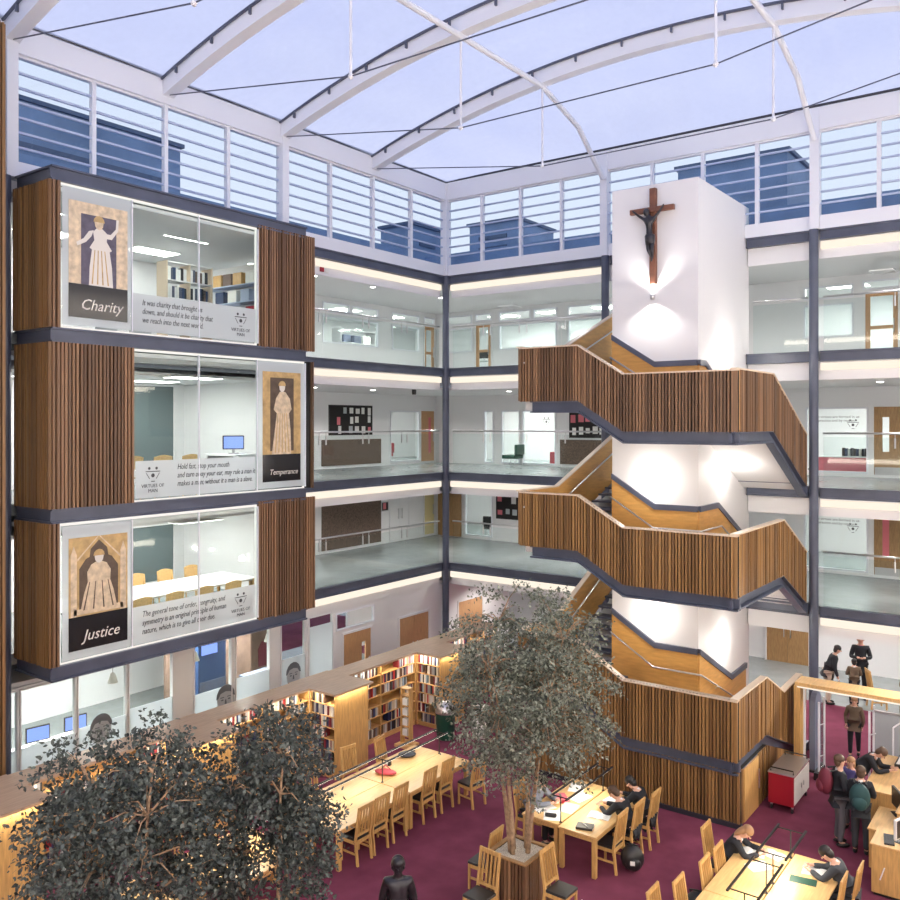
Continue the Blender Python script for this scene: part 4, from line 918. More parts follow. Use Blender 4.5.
# ================================================================= ENTRANCE PORTAL AND DESKS
t=thing('entrance_portal','low timber entrance portal with a strip light under its front edge, right of the staircase','portal',(13,-1.6,0))
box(11.30,17.1,-1.85,-1.25,2.03,2.11).build('lintel','oak_top',t); box(11.35,17.1,-1.86,-1.83,2.0,2.03).build('strip_light','strip',t)
box(11.28,11.42,-1.85,-1.35,0,2.03).build('jamb','oak_v',t); box(11.46,11.5,-1.75,-1.7,0,1.97).build('glass_post','white_cool',t)
t=thing('security_gate','rounded blue-grey upright security gate panel just inside the entrance','security gate',(11.6,-1.15,0))
m=MB(); pr=[(-.32,0),(.32,0),(.32,1.5)]+[(.32*math.cos(a*PI/8),1.5+.28*math.sin(a*PI/8)) for a in range(1,8)]+[(-.32,1.5)]
m.prism([(-1.15+p*.9,q) for p,q in pr],'x',11.52,11.64); m.build('panel','gate',t); box(11.45,11.72,-1.5,-.8,0,.05).build('base','black',t)
for i,(x,lab) in enumerate(((11.80,'white metal gate frame with clear panel left of the entrance aisle'),(12.84,'white metal gate post at the right of the entrance aisle'))):
    t=thing('barrier_gate',lab,'gate',(x,-1.6,0)); 
    m=MB(); m.box(x-.02,x+.02,-1.78,-1.74,.0,1.72); m.box(x-.02,x+.02,-1.3,-1.26,.0,1.72); m.build('posts','white_cool',t); box(x-.006,x+.006,-1.74,-1.3,.2,1.65).build('panel','glass',t)
    for z in (.5,1.2): MB().bar((x,-1.76,z),(x+.14,-1.86,z+.1),.02,.02).build('bracket','white_cool',t)
    box(x-.08,x+.08,-1.9,-1.66,0,.16).build('foot_box','black',t)
t=thing('glass_screen','grey translucent glass screen behind the library desk at the right edge','screen',(14,-1.6,0))
box(12.90,16.5,-1.62,-1.60,.05,1.70).build('pane','screen_grey',t); box(12.90,16.5,-1.64,-1.58,1.70,1.73).build('top_rail','metal',t); box(12.88,12.92,-1.64,-1.58,0,1.70).build('post','white_cool',t); MB().tube([(13.3,-1.72,.8),(13.3,-1.72,1.45)],.018,8).tube([(13.3,-1.72,1.45),(13.42,-1.64,1.55)],.018,8).build('pull_handle','white_cool',t)
def desk(x0,x1,y0,y1,h,lab,extra=None):
    t=thing('library_desk',lab,'desk',((x0+x1)/2,(y0+y1)/2,0)); m=MB().bev(x0+.02,x1-.02,y0+.02,y1-.02,.05,h-.03,.008); m.build('carcass','oak_v',t)
    MB().bev(x0,x1,y0,y1,h-.03,h,.006).build('desktop','oak_top',t); box(x0+.05,x1-.05,y0+.05,y1-.05,0,.05).build('plinth','black',t); return t
d=desk(13.70,14.7,-6.30,-5.55,.88,'light oak desk cabinet at the bottom right edge with a white pull handle'); MB().bar((13.86,-6.31,.30),(13.93,-6.31,.52),.015,.02).build('pull_handle','white',d)
desk(13.50,14.5,-5.45,-4.35,.76,'lower oak desk with a monitor, middle of the row at the right edge'); 
t=thing('pigeonhole_unit','raised oak cubby standing on the middle desk at the right edge','shelf unit',(14.2,-4.9,.76)); MB().bev(13.92,14.5,-5.1,-4.6,.76,1.0,.006).build('carcass','oak_v',t); MB().bev(13.9,14.52,-5.12,-4.58,1.0,1.02,.004).build('top','oak_top',t)
d=desk(13.18,14.3,-4.25,-2.1,.98,'long light oak counter where a pupil in black leans, right of the entrance')
t=thing('display_case','flat glass-topped tray of white leaflets on the long counter','display case',(13.8,-2.5,.98)); m=MB(); m.box(13.5,14.2,-2.8,-2.2,.98,1.06); m.build('tray','black',t); box(13.53,14.17,-2.77,-2.23,1.06,1.065).build('leaflets','paper',t)
def monitor(x,y,z,rz,lab,white=False,on_=True,name='monitor'):
    t=thing(name,lab,'monitor',(x,y,z),rz); MB().bev(-.26,.26,-.03,.02,.10,.44,.01).build('casing','paper' if white else 'black',t,local=True); box(-.235,.235,-.033,-.03,.125,.415).build('screen','screen' if on_ else 'black',t,local=True)
    MB().box(-.03,.03,-.01,.02,.01,.12).build('neck','metal',t,local=True); MB().bev(-.12,.12,-.09,.09,0,.012,.004).build('foot','black',t,local=True); return t
monitor(14.15,-5.95,.88,math.radians(70),'white-backed monitor on the desk cabinet at the bottom right edge',white=True,on_=False); monitor(13.85,-4.55,.76,math.radians(120),'grey monitor seen from behind on the middle desk at the right edge',on_=False)
m=MB().bev(-.08,.08,-.2,.2,0,.025,.006); t=thing('keyboard','black keyboard lying on the desk cabinet at the bottom right edge','keyboard',(13.95,-6.02,.88),.2); m.build('body','black',t,local=True); m=MB()
for i in range(5):
    for j in range(12): m.box(-.065+i*.027,-.045+i*.027,-.185+j*.031,-.162+j*.031,.025,.031)
m.build('keys','steel_d',t,local=True)
# ================================================================= THINGS ON TABLES
def openbook(x,y,z,rz,lab,s=1):
    t=thing('open_book',lab,'book',(x,y,z),rz)
    for sg in (-1,1):
        vs=[];n=6
        for i in range(n+1):
            u=i/n; h=.018*math.sin(PI*min(1,u*1.1))+.004
            vs+=[(sg*u*.20*s,-.14*s,h),(sg*u*.20*s,.14*s,h),(sg*u*.20*s,-.14*s,0),(sg*u*.20*s,.14*s,0)]
        fs=[]
        for i in range(n): a=i*4;b=a+4; fs+=[(a,b,b+1,a+1),(a+2,a+3,b+3,b+2),(a,a+2,b+2,b),(a+1,b+1,b+3,a+3)]
        fs.append((n*4,n*4+2,n*4+3,n*4+1)); m=MB(); m.add(vs,fs); m.build('page_block','paper',t,local=True)
        g=MB()
        for k in range(7): g.box(sg*.03,sg*.17,-.11*s+k*.034*s,-.105*s+k*.034*s,.0235,.0240)
        g.build('print','facegrey',t,local=True)
    return t
def sheet(x,y,z,rz,lab,m='paper',a=.15,b=.21): 
    t=MB().box(-a,a,-b,b,0,.004); o=t.build('paper_sheet',m,local=True); o.location=(x,y,z); o.rotation_euler=(0,0,rz); tag(o,lab,'paper'); return o
openbook(12.12,-7.55,.74,.2,'open book with white pages at the far left corner of the bottom right table'); openbook(12.42,-7.42,.74,-.3,'open book beside the lamp frame on the bottom right table',.9); openbook(12.35,-7.95,.74,.9,'open magazine with dark pictures lowest of the three on the bottom right table',.95)
openbook(13.15,-7.6,.742,.1,'open pale blue textbook in front of the pupil in dark grey'); sheet(13.05,-7.98,.74,.15,'green folder lying on the bottom right table','green',.2,.11)
o=openbook(9.42,-7.85,.74,.2,'open white exercise book in front of the empty chair at the wall table'); openbook(9.4,-7.1,.74,-.1,'open white papers before the furthest pupil at the wall table',1.1)
t=thing('closed_book','dark closed hardback with a pen on it near the table corner','book',(9.42,-8.42,.74),.3); MB().bev(-.15,.15,-.11,.11,0,.04,.006).build('cover','leather',t,local=True); MB().box(-.145,.152,-.105,.105,.006,.034).build('pages','paper',t,local=True)
o=MB().tube([(9.36,-8.38,.788),(9.5,-8.46,.788)],.006,6).build('pen','metal'); tag(o,'thin silver pen on the dark closed hardback','pen')
for i,(x,y,r,m_,l) in enumerate([(8.5,-7.0,.3,'paper','large white paper at the far end of the table behind the tree'),(8.75,-7.35,-.2,'paper','white paper in the middle of the table behind the tree'),(8.45,-7.6,.8,'pink','orange-red leaflet among the papers behind the tree'),(8.8,-7.9,.1,'facegrey','pale grey paper below the lamp frame behind the tree'),(8.4,-8.15,-.4,'paper','white paper near the birch trunks'),(8.7,-8.35,.5,'paper','white paper at the near edge of the table behind the tree')]): sheet(x,y,.74,r,l,m_)
sheet(8.5,-7.75,.745,.2,'red leaflet partly over white paper behind the tree','red',.12,.08)
t=thing('pencil_case','dark pencil case near the lamp post on the table behind the tree','pencil case',(8.72,-8.42,.745),.4); MB().tube([(-.11,0,.035),(-.10,0,.035),(.10,0,.035),(.11,0,.035)],[.01,.035,.035,.01],10).build('body','black',t,local=True); MB().box(-.09,.09,-.004,.004,.068,.073).build('zip','metal',t,local=True)
t=thing('calculator','small black device with white buttons at the far end of the wall table','calculator',(9.6,-6.8,.74),.5); MB().bev(-.04,.04,-.08,.08,0,.018,.004).build('body','black',t,local=True); MB().box(-.03,.03,-.06,.02,.018,.02).build('keys','paper',t,local=True)
t=thing('scarf','crumpled pink bag left on the long study table','bag',(5.0,-8.75,.74),.3); MB().ell((0,0,.05),(.24,.12,.05),14,8).build('body','redfab',t,local=True,smooth=True); MB().tube([(-.1,-.05,.09),(0,-.02,.2),(.1,.02,.1)],.012,8).build('strap','redfab',t,local=True)
t=thing('folded_jacket','small dark grey bag lying at the far end of the long study table','bag',(4.75,-7.75,.74),.8); MB().ell((0,0,.05),(.2,.15,.055),14,8).build('body','steel_d',t,local=True,smooth=True); MB().bar((-.18,0,.07),(.18,.05,.1),.03,.015).build('strap','black',t,local=True)
t=thing('tripod_stand','thin dark camera-like object on the pink bag','gadget',(4.9,-8.55,.84),0); MB().bev(-.06,.06,-.04,.04,0,.09,.008).build('body','black',t,local=True); MB().tube([(0,-.04,.045),(0,-.08,.045)],.03,12).build('lens','metal',t,local=True)
for i,(x,y,l) in enumerate([(10.12,-7.95,'black rucksack with white tag on the carpet beside the empty chair of the wall table'),(11.62,-8.75,'black bag on the carpet beside the third chair of the bottom right table')]):
    t=thing('rucksack',l,'bag',(x,y,0),.4); MB().ell((0,0,.22),(.21,.17,.23),16,10).build('body','leather',t,local=True,smooth=True); MB().ell((.02,-.12,.17),(.14,.09,.12),12,8).build('front_pocket','black',t,local=True,smooth=True)
    MB().tube([(-.1,.1,.35),(-.12,.0,.47),(.0,-.05,.49),(.1,.05,.42)],.014,8).build('strap','black',t,local=True,smooth=True); MB().box(-.03,.05,-.215,-.2,.18,.25).build('tag','paper',t,local=True)
# ================================================================= NOTICE BOARDS AND WALL FITTINGS
def noticeboard(w,u0,u1,z0,z1,d,lab,n,frame='black',back='backing',seed=1,cols=('paper','facegrey','paper','pink')):
    t=thing('notice_board',lab,'notice board',wp(w,(u0+u1)/2,d,z0)); m=MB(); wb(m,w,u0,u1,d-.03,d,z0,z1); m.build('board',back,t)
    m=MB(); wb(m,w,u0-.03,u1+.03,d-.04,d,z1,z1+.03); wb(m,w,u0-.03,u1+.03,d-.04,d,z0-.03,z0); wb(m,w,u0-.03,u0,d-.04,d,z0,z1); wb(m,w,u1,u1+.03,d-.04,d,z0,z1); m.build('frame',frame,t)
    r=random.Random(seed)
    nx=max(1,int((u1-u0)/.28)); nz=max(1,int((z1-z0)/.33)); k=0
    for i in range(nx):
        for j in range(nz):
            if k>=n or r.random()<.12: continue
            cu=u0+(u1-u0)*(i+.5)/nx+r.uniform(-.03,.03); cz=z0+(z1-z0)*(j+.5)/nz+r.uniform(-.03,.03); a=r.uniform(.07,.11); b=r.uniform(.09,.14)
            m=MB(); wb(m,w,cu-a,cu+a,d-.036,d-.03,cz-b,cz+b); m.build('notice',r.choice(cols),t); k+=1
noticeboard('L',-1.34,.83,7.6,8.6,4.4-.0,'dark notice board covered in pale notices on the second floor left-hand corridor',14,seed=4)
m=MB(); wb(m,'L',-1.84,1.21,4.35,4.385,6.52,7.42); tag(m.build('pinboard_panel','cork'),'low grey-brown felt panel under the dark notice board on the second floor','wall panel')
m=MB(); wb(m,'L',-1.84,1.21,4.35,4.385,3.62,5.28); tag(m.build('pinboard_panel','cork'),'large brown felt wall panel on the first floor left-hand corridor','wall panel')
noticeboard('R',-1.44,-.2,4.40,5.35,5.2,'dark board of small square photographs on the first floor beside the middle flight',40,seed=9,cols=('facegrey','stone_l','paper','pink'))
noticeboard('R',1.7,3.4,7.5,8.4,5.2,'black-framed notice board on the second floor glimpsed left of the staircase',10,seed=2)
m=MB(); wb(m,'R',1.3,3.4,5.15,5.185,6.52,7.4); tag(m.build('pinboard_panel','cork'),'brown felt panel on the second floor glimpsed left of the staircase','wall panel')
noticeboard('L',-2.25,-1.9,4.75,5.05,4.4,'small grey framed notice on the first floor left-hand corridor wall',1,frame='metal')
m=MB(); wb(m,'R',-4.2,-3.1,5.1,5.185,3.55,5.6); tag(m.build('cupboard_panel','door_d'),'dark reddish timber panel behind the corner column on the first floor','wall panel')
def chairlet(x,y,z,rz,lab,m_='redfab',group=None):
    t=thing('lounge_chair',lab,'chair',(x,y,z),rz,group); MB().bev(-.3,.3,-.28,.3,.28,.42,.03).build('seat',m_,t,local=True); MB().bev(-.3,.3,-.34,-.24,.42,.8,.03).build('backrest',m_,t,local=True)
    for a in (-.25,.25):
        for b in (-.25,.25): MB().tube([(a,b,0),(a,b,.28)],.014,8).build('leg','metal',t,local=True)
chairlet(-.3,4.5,6.42,PI/2,'green and black armchair on the second floor behind the glass railing','green'); chairlet(-2.4,6.3,3.52,.3,'dark lounge chair behind the first floor window beside the column','black'); 
for i,(y,x) in enumerate([(2.7,-5.6),(3.4,-5.6)]): chairlet(x,y,6.42,PI/2,'red lounge seat in the lit room at the second floor left-hand corner','redfab','red seats, second floor room')
struct('wall_panel',box(-8.9,-8.8,5.2,7.6,8.0,9.0),'pink'); 
m=MB(); m.bev(.2,1.3,6.3,6.9,6.42,6.9,.03); tag(m.build('bench','redfab'),'red bench in the lit second floor room right of the armchair','bench')
# furniture in rooms behind right wing third/second floors
for i,(x,y,z,lab) in enumerate([(-.6,6.3,9.76,'white desk in the third floor office behind the window right of the corner column'),(3.0,6.2,9.76,'white desk in the third floor office left of the white tower'),(13.5,6.4,9.76,'white desk in the third floor office at the right edge'),(-3.2,6.4,9.76,'white desk in the third floor office behind the corner column')]):
    t=thing('office_desk',lab,'desk',(x,y,z)); MB().bev(x-.9,x+.9,y-.35,y+.35,z+.71,z+.74,.008).build('desktop','white',t)
    for sx in (-.85,.85): MB().box(x+sx-.02,x+sx+.02,y-.32,y+.32,z,z+.71).build('leg','metal',t)
    monitor(x+.3,y+.1,z+.74,PI+.3,'black monitor on the white desk %s'%lab[11:].replace('behind the window ',''),on_=False)
for i,(y,lab) in enumerate([(3.3,'first'),(.2,'second')]):
    t=thing('storage_shelf','metal shelving with boxes in the third floor left-hand room, %s'%('near the corner' if i==0 else 'near the pods'),'shelf',(-7.0,y,9.76))
    for z in (.4,.9,1.4,1.9): box(-7.3,-6.8,y-1.0,y+1.0,9.76+z,9.79+z).build('shelf','metal',t)
    for yy_ in (-1,1): box(-7.3,-6.8,y+yy_-.02,y+yy_+.02,9.76,11.76).build('upright','metal',t)
    for z in (.43,.93,1.43):
        for q in (-.6,0,.55): tag(MB().bev(-7.25,-6.85,y+q-.2,y+q+.2,9.76+z,9.76+z+.3,.01).build('storage_box',rb.choice(['brownwall','steel','paper','cork'])),'storage box on the metal shelving in the third floor room behind the left balcony','box','boxes on the third floor shelving')
# pod furniture
def binders(x,y0,y1,z,lab,seed):
    r=random.Random(seed); y=y0
    while y<y1-.1:
        w_=r.uniform(.05,.09); m=MB(); m.bev(x-.26,x,y,y+w_,z,z+r.uniform(.26,.32),.006); o=m.build('binder',r.choice(['paper','steel','blue','white','black','cork'])); tag(o,lab,'binder','binders in the top pod'); y+=w_+.004
t=thing('shelf_unit','cream open shelf unit full of binders inside the top timber pod','shelf unit',(-1.3,-8.95,9.76))
for z in (0,.42,.84,1.26,1.70,2.14): box(-1.6,-1.2,-9.6,-8.3,9.76+z,9.79+z).build('shelf','white',t)
for y in (-9.63,-8.97,-8.3): box(-1.6,-1.2,y,y+.03,9.76,11.93).build('upright','cap',t)
for z,s_ in ((1.26,1),(1.70,2),(.84,3)): binders(-1.22,-9.58,-8.99,9.79+z,'binder standing on the cream shelf unit inside the top timber pod',s_); binders(-1.22,-8.92,-8.32,9.79+z,'binder standing on the cream shelf unit inside the top timber pod',s_+9)
t=thing('shelf_unit','blue-grey shelf with brown boxes at the right end inside the top timber pod','shelf unit',(-1.4,-7.45,9.76))
for z in (.9,1.35,1.8): box(-2.5,-.3,-7.6,-7.23,9.76+z,9.79+z).build('shelf','louvre',t)
for i,(x,z,c) in enumerate([(-1.9,1.83,'oak_v'),(-1.5,1.83,'brownwall'),(-1.1,1.83,'oak_v'),(-.6,1.83,'paper'),(-1.8,1.38,'blue'),(-1.3,1.38,'paper'),(-.8,1.38,'louvre'),(-.6,.93,'red'),(-1.2,.93,'paper')]): tag(MB().bev(x-.17,x+.17,-7.58,-7.25,9.76+z,9.76+z+.31,.01).build('document_box',c),'%s box on the blue-grey shelf at the right end inside the top pod'%dict(oak_v='tan',brownwall='brown',paper='white',blue='blue',louvre='grey-blue',red='red')[c],'box','boxes in the top pod')
box_=box(-.5,.9,-12.0,-11.4,10.48,10.51); t=thing('office_desk','white desk behind the frosted band inside the top timber pod','desk',(.2,-11.7,9.76)); box_.build('desktop','white',t)
for x in (-.45,.8): box(x,x+.04,-11.95,-11.45,9.76,10.48).build('leg','metal',t)
monitor(-.3,-8.35,7.25,math.radians(60),'lit blue monitor inside the middle timber pod')
t=thing('office_desk','pale desk carrying the blue monitor inside the middle timber pod','desk',(-.3,-8.4,6.42)); box(-.8,.5,-8.9,-7.9,7.21,7.25).build('desktop','white',t)
for x in (-.75,.42): box(x,x+.04,-8.8,-8.0,6.42,7.21).build('leg','metal',t)
def conf_chair(x,y,z,rz,lab,g):
    t=thing('meeting_chair',lab,'chair',(x,y,z),rz,g); m=MB(); n=8; 
    P=[(-.22+.44*i/n,-.22-.03*math.sin(PI*i/n)) for i in range(n+1)]
    for (a,b),(c,d) in zip(P,P[1:]): m.hexa([(a,b,.62),(c,d,.62),(c,d+.02,.62),(a,b+.02,.62)],[(a,b-.03,.86+.04*math.sin(PI*(a+.22)/.44)),(c,d-.03,.86+.04*math.sin(PI*(c+.22)/.44)),(c,d-.01,.86+.04*math.sin(PI*(c+.22)/.44)),(a,b-.01,.86+.04*math.sin(PI*(a+.22)/.44))])
    m.build('backrest','oak_top',t,local=True); MB().bev(-.2,.2,-.2,.2,.43,.46,.01).build('seat','oak_top',t,local=True)
    for a in (-.18,.18):
        MB().tube([(a,-.2,0),(a,-.22,.7)],.014,6).build('leg','oak_v',t,local=True); MB().tube([(a,.18,0),(a,.18,.43)],.014,6).build('leg','oak_v',t,local=True)
t=thing('meeting_table','long white meeting table inside the bottom timber pod','table',(-.2,-10.8,3.52)); MB().bev(-.9,.5,-13.2,-8.2,4.22,4.26,.01).build('tabletop','white',t)
for x in (-.8,.4):
    for y in (-13,-10.7,-8.4): box(x-.03,x+.03,y-.03,y+.03,3.52,4.22).build('leg','oak_v',t)
for i in range(6): conf_chair(.85,-12.6+i*.78,3.53,PI/2,'pale wooden chair, glazed side of the bottom pod table, %s from the left'%O6[i],'window-side meeting chairs'); conf_chair(-1.25,-12.6+i*.78,3.53,-PI/2,'pale wooden chair, far side of the bottom pod table, %s from the left'%O6[i],'far-side meeting chairs')
for i in range(3): conf_chair(.8,-12.0+i*.7,6.43,PI/2,'pale wooden chair behind the frosted band of the middle pod, %s from the left'%O6[i],'chairs in the middle pod')
for k,(y0,y1,z0,z1) in {1:(-8.9,-7.6,3.7,5.2),2:(-8.9,-7.6,6.9,9.0)}.items():
    t=thing('interior_window','grey-green interior window on the back wall of the %s pod'%{1:'bottom',2:'middle'}[k],'window',(-3.7,(y0+y1)/2,z0)); box(-3.8,-3.76,y0,y1,z0,z1).build('pane','tealglass',t)
    m=MB(); m.box(-3.8,-3.72,y0-.05,y0,z0,z1).box(-3.8,-3.72,y1,y1+.05,z0,z1).box(-3.8,-3.72,y0,y1,z1,z1+.05).box(-3.8,-3.72,y0,y1,z0-.05,z0); m.build('frame','white',t)
# ground floor computer room behind the glazing
t=thing('computer_bench','long white bench with computers behind the ground floor glazing at the left','desk',(-2.2,-12.6,0)); box(-2.6,-1.8,-14.6,-10.6,.70,.74).build('worktop','white',t); box(-2.6,-2.56,-14.6,-10.6,0,.70).build('back_panel','brownwall',t)
for i,y in enumerate((-14.1,-13.2,-12.2,-11.3)): monitor(-2.35,y,.74,math.radians(80),'lit blue monitor on the white bench behind the ground floor glazing, %s'%['leftmost','second from left','third from left','rightmost'][i])
for i,y in enumerate((-13.9,-12.9,-11.9)): chairlet(-1.3,y,0,PI/2*1,'brown chair at the computer bench behind the ground floor glazing, %s from the left'%O6[i],'brownwall','chairs at the computer bench')
struct('wall_partition',box(-3.2,-3.1,-8.3,-5.0,0,2.8),'brownwall')
t=thing('display_cabinet','blue and grey cabinet behind the ground floor glazing below the bottom pod','cabinet',(-2.2,-7.6,0)); MB().bev(-2.5,-2.0,-8.1,-7.2,0,2.2,.01).build('carcass','blue',t); box(-2.0,-1.98,-8.0,-7.5,1.9,2.15).build('screen','screen',t); box(-2.0,-1.98,-8.05,-7.25,.4,1.2).build('door','steel',t)
t=thing('reading_table','grey table behind the ground floor glazing, below the pod\'s right half','table',(-1.6,-6.2,0)); MB().bev(-2.2,-1.0,-6.6,-5.7,1.0,1.04,.01).build('tabletop','gate',t)
for x in (-2.1,-1.1):
    for y in (-6.5,-5.8): box(x-.02,x+.02,y-.02,y+.02,0,1.0).build('leg','metal',t)
for i,(x,y) in enumerate([(-.55,-11.47),(-.55,-9.3),(-.55,-7.0)]):
    t=thing('pendant_lamp','small beige conical pendant lamp hanging behind the ground floor glazing, %s'%['left','middle','right'][i],'lamp',(x,y,2.35)); MB().lathe([(.11,0),(.10,.03),(.05,.2),(.02,.22)],(x,y,2.3),14).build('shade','cream',t,smooth=True); MB().tube([(x,y,2.5),(x,y,2.82)],.006,6).build('cord','black',t)
# portraits and captions on the frosted ground floor glass
def portrait(y,z,lab,s=1):
    t=thing('portrait_print',lab,'portrait',(-.13,y,z-.4)); x=-.135
    def pl(pts,m,nm_,dx): g=MB(); g.prism([(y+a*s,z+b*s) for a,b in pts],'x',x,x+dx); g.build(nm_,m,t)
    pl([(.30*math.cos(a*PI/8),.36*math.sin(a*PI/8)) for a in range(16)],'facegrey','face',.002)
    pl([(.33*math.cos(a*PI/8),.08+.38*math.sin(a*PI/8)) for a in range(0,9)]+[(-.26,.10),(-.18,.22),(0,.26),(.18,.22),(.26,.10)],'haird','hair',.004)
    for sg in (-1,1): pl([(sg*.12+.05*math.cos(a*PI/4),.03+.022*math.sin(a*PI/4)) for a in range(8)],'haird','eye',.004); pl([(sg*.12-.07,.09),(sg*.12+.07,.09),(sg*.12+.06,.115),(sg*.12-.06,.115)],'haird','eyebrow',.004)
    pl([(-.02,.03),(.02,.03),(.04,-.10),(-.04,-.10)],'haird','nose',.003); pl([(-.09,-.18),(.09,-.18),(.06,-.205),(-.06,-.205)],'haird','mouth',.004)
portrait(-12.0,1.48,'faint grey printed portrait on the frosted glass, leftmost, above the left tree',.8); portrait(-8.72,1.28,'grey printed portrait with curly dark hair on the frosted glass below the pod',.85); portrait(-6.5,1.35,'grey printed portrait on the frosted glass nearest the ground floor doors',.8)
# lobby
door('R',7.9,9.25,0,2.1,7.58,leafm='door_d',double=True,vision=None)
struct('trim_90',box(9.7,17,7.55,7.7,2.3,2.82),'stone_l')
# quotation glass and books right wing floor 2 / 1
t=thing('low_bookcase','low white-topped pink bookcase with a row of dark books behind the second floor glazing','bookcase',(10.8,6.2,6.42)); MB().bev(9.8,11.8,6.0,6.4,6.42,6.95,.01).build('carcass','pink',t); box(9.75,11.85,5.95,6.45,6.95,6.99).build('top','white',t)
for i in range(14): tag(MB().bev(10.6+i*.08,10.65+i*.08,6.05,6.3,6.99,7.2+.06*rb.random(),.004).build('book',['black','blue','paper','steel_d'][i%4]),'upright book on the low pink bookcase, second floor','book','books on the low pink bookcase')
for k,zz in ((2,8.0),(1,4.95)):
    z=Z[k]; t=thing('glass_lettering','dark emblem and fine quotation lines on the %s floor glass right of the column'%ordn[k],'sign',(10.9,5.15,zz-.4)); logo(11.1,5.13,zz+.0,t,.8,False)
    text('The virtues are formed in us\nby practice and by reason',.11,t,(10.0,5.13,zz+.15),(PI/2,0,0),'ink',align='LEFT'); 
for k,zz in ((2,8.1),): 
    t=thing('glass_lettering','dark emblem printed on the lit second floor glass left of the staircase','sign',(.5,5.13,zz)); logo(.75,5.13,zz,t,.8,False)
# vents and signs on corridor ceilings
for i,(x,y,l) in enumerate([(0.6,2.9,'right of the corner column'),(12.3,2.9,'right of the right-hand column')]):
    t=thing('ceiling_vent','grey square ceiling air vent on the third floor, %s'%l,'vent',(x,y,12.0)); box(x-.3,x+.3,y-.3,y+.3,12.0,12.03).build('frame','white',t)
    for q in (-.2,-.1,0,.1,.2): box(x-.26,x+.26,y+q-.02,y+q+.02,11.99,12.0).build('slat','metal',t)
t=thing('smoke_detector','small red and white alarm unit on the fascia beside the top timber pod','alarm',(.24-.36,-5.4,12.2)); 
MB().bev(-.13,-.09,-5.55,-5.4,12.12,12.24,.01).build('sounder','red',t); MB().bev(-.13,-.09,-5.35,-5.22,12.12,12.24,.01).build('camera_head','paper',t)
t=thing('security_camera','small dark dome camera on the second floor ceiling beside the corner column','camera',(-.5,-1.0,9.0)); MB().lathe([(.06,-.10),(.07,-.04),(.07,.06)],(-.5,-1.0,9.0),12).build('dome','black',t)

for i,x in enumerate((14.3,15.4)):  # spotlights added beyond the right edge of view to light the aisle carpet
    t=thing('spotlight','added spotlight on the first floor beam, out of view, lighting the aisle, %s'%['left one','right one'][i],'spotlight',(x,-.12,3.2))
    MB().tube([(x,-.12,3.24),(x,-.12,3.14)],.02,8).tube([(x,-.12,3.16),(x,-.24,3.02)],.05,12).build('housing','steel',t,smooth=True)
    MB().tube([(x,-.245,3.015),(x,-.25,3.008)],.042,12).build('lens','spot',t)
    L=bpy.data.lights.new('fill_spot_lamp','SPOT'); L.energy=360; L.spot_size=1.9; L.spot_blend=.8; L.shadow_soft_size=.05; L.color=(1,.93,.85)
    o=bpy.data.objects.new('fill_spot_lamp',L); COL.objects.link(o); o.parent=t; o.location=(0,-.18,-.24); o.rotation_euler=(Vector((12.4+i*.4,-5.2,0))-Vector((x,-.3,2.96))).to_track_quat('-Z','Y').to_euler()
# ================================================================= TREES
import numpy as np
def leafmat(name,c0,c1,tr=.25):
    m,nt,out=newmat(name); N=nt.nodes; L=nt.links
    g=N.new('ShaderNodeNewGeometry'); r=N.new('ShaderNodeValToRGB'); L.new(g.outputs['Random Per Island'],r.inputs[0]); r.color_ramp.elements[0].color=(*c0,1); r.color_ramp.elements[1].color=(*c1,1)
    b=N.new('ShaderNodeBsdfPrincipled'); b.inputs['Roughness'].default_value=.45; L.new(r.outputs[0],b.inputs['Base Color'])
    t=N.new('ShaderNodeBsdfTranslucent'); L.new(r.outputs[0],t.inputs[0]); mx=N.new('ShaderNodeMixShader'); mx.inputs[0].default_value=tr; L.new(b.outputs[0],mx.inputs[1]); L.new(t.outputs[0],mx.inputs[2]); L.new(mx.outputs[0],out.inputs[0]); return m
M['leaf_g']=leafmat('grey_green_leaves',(.06,.075,.055),(.34,.37,.30)); M['leaf_d']=leafmat('dark_blue_green_leaves',(.022,.032,.033),(.14,.165,.15))
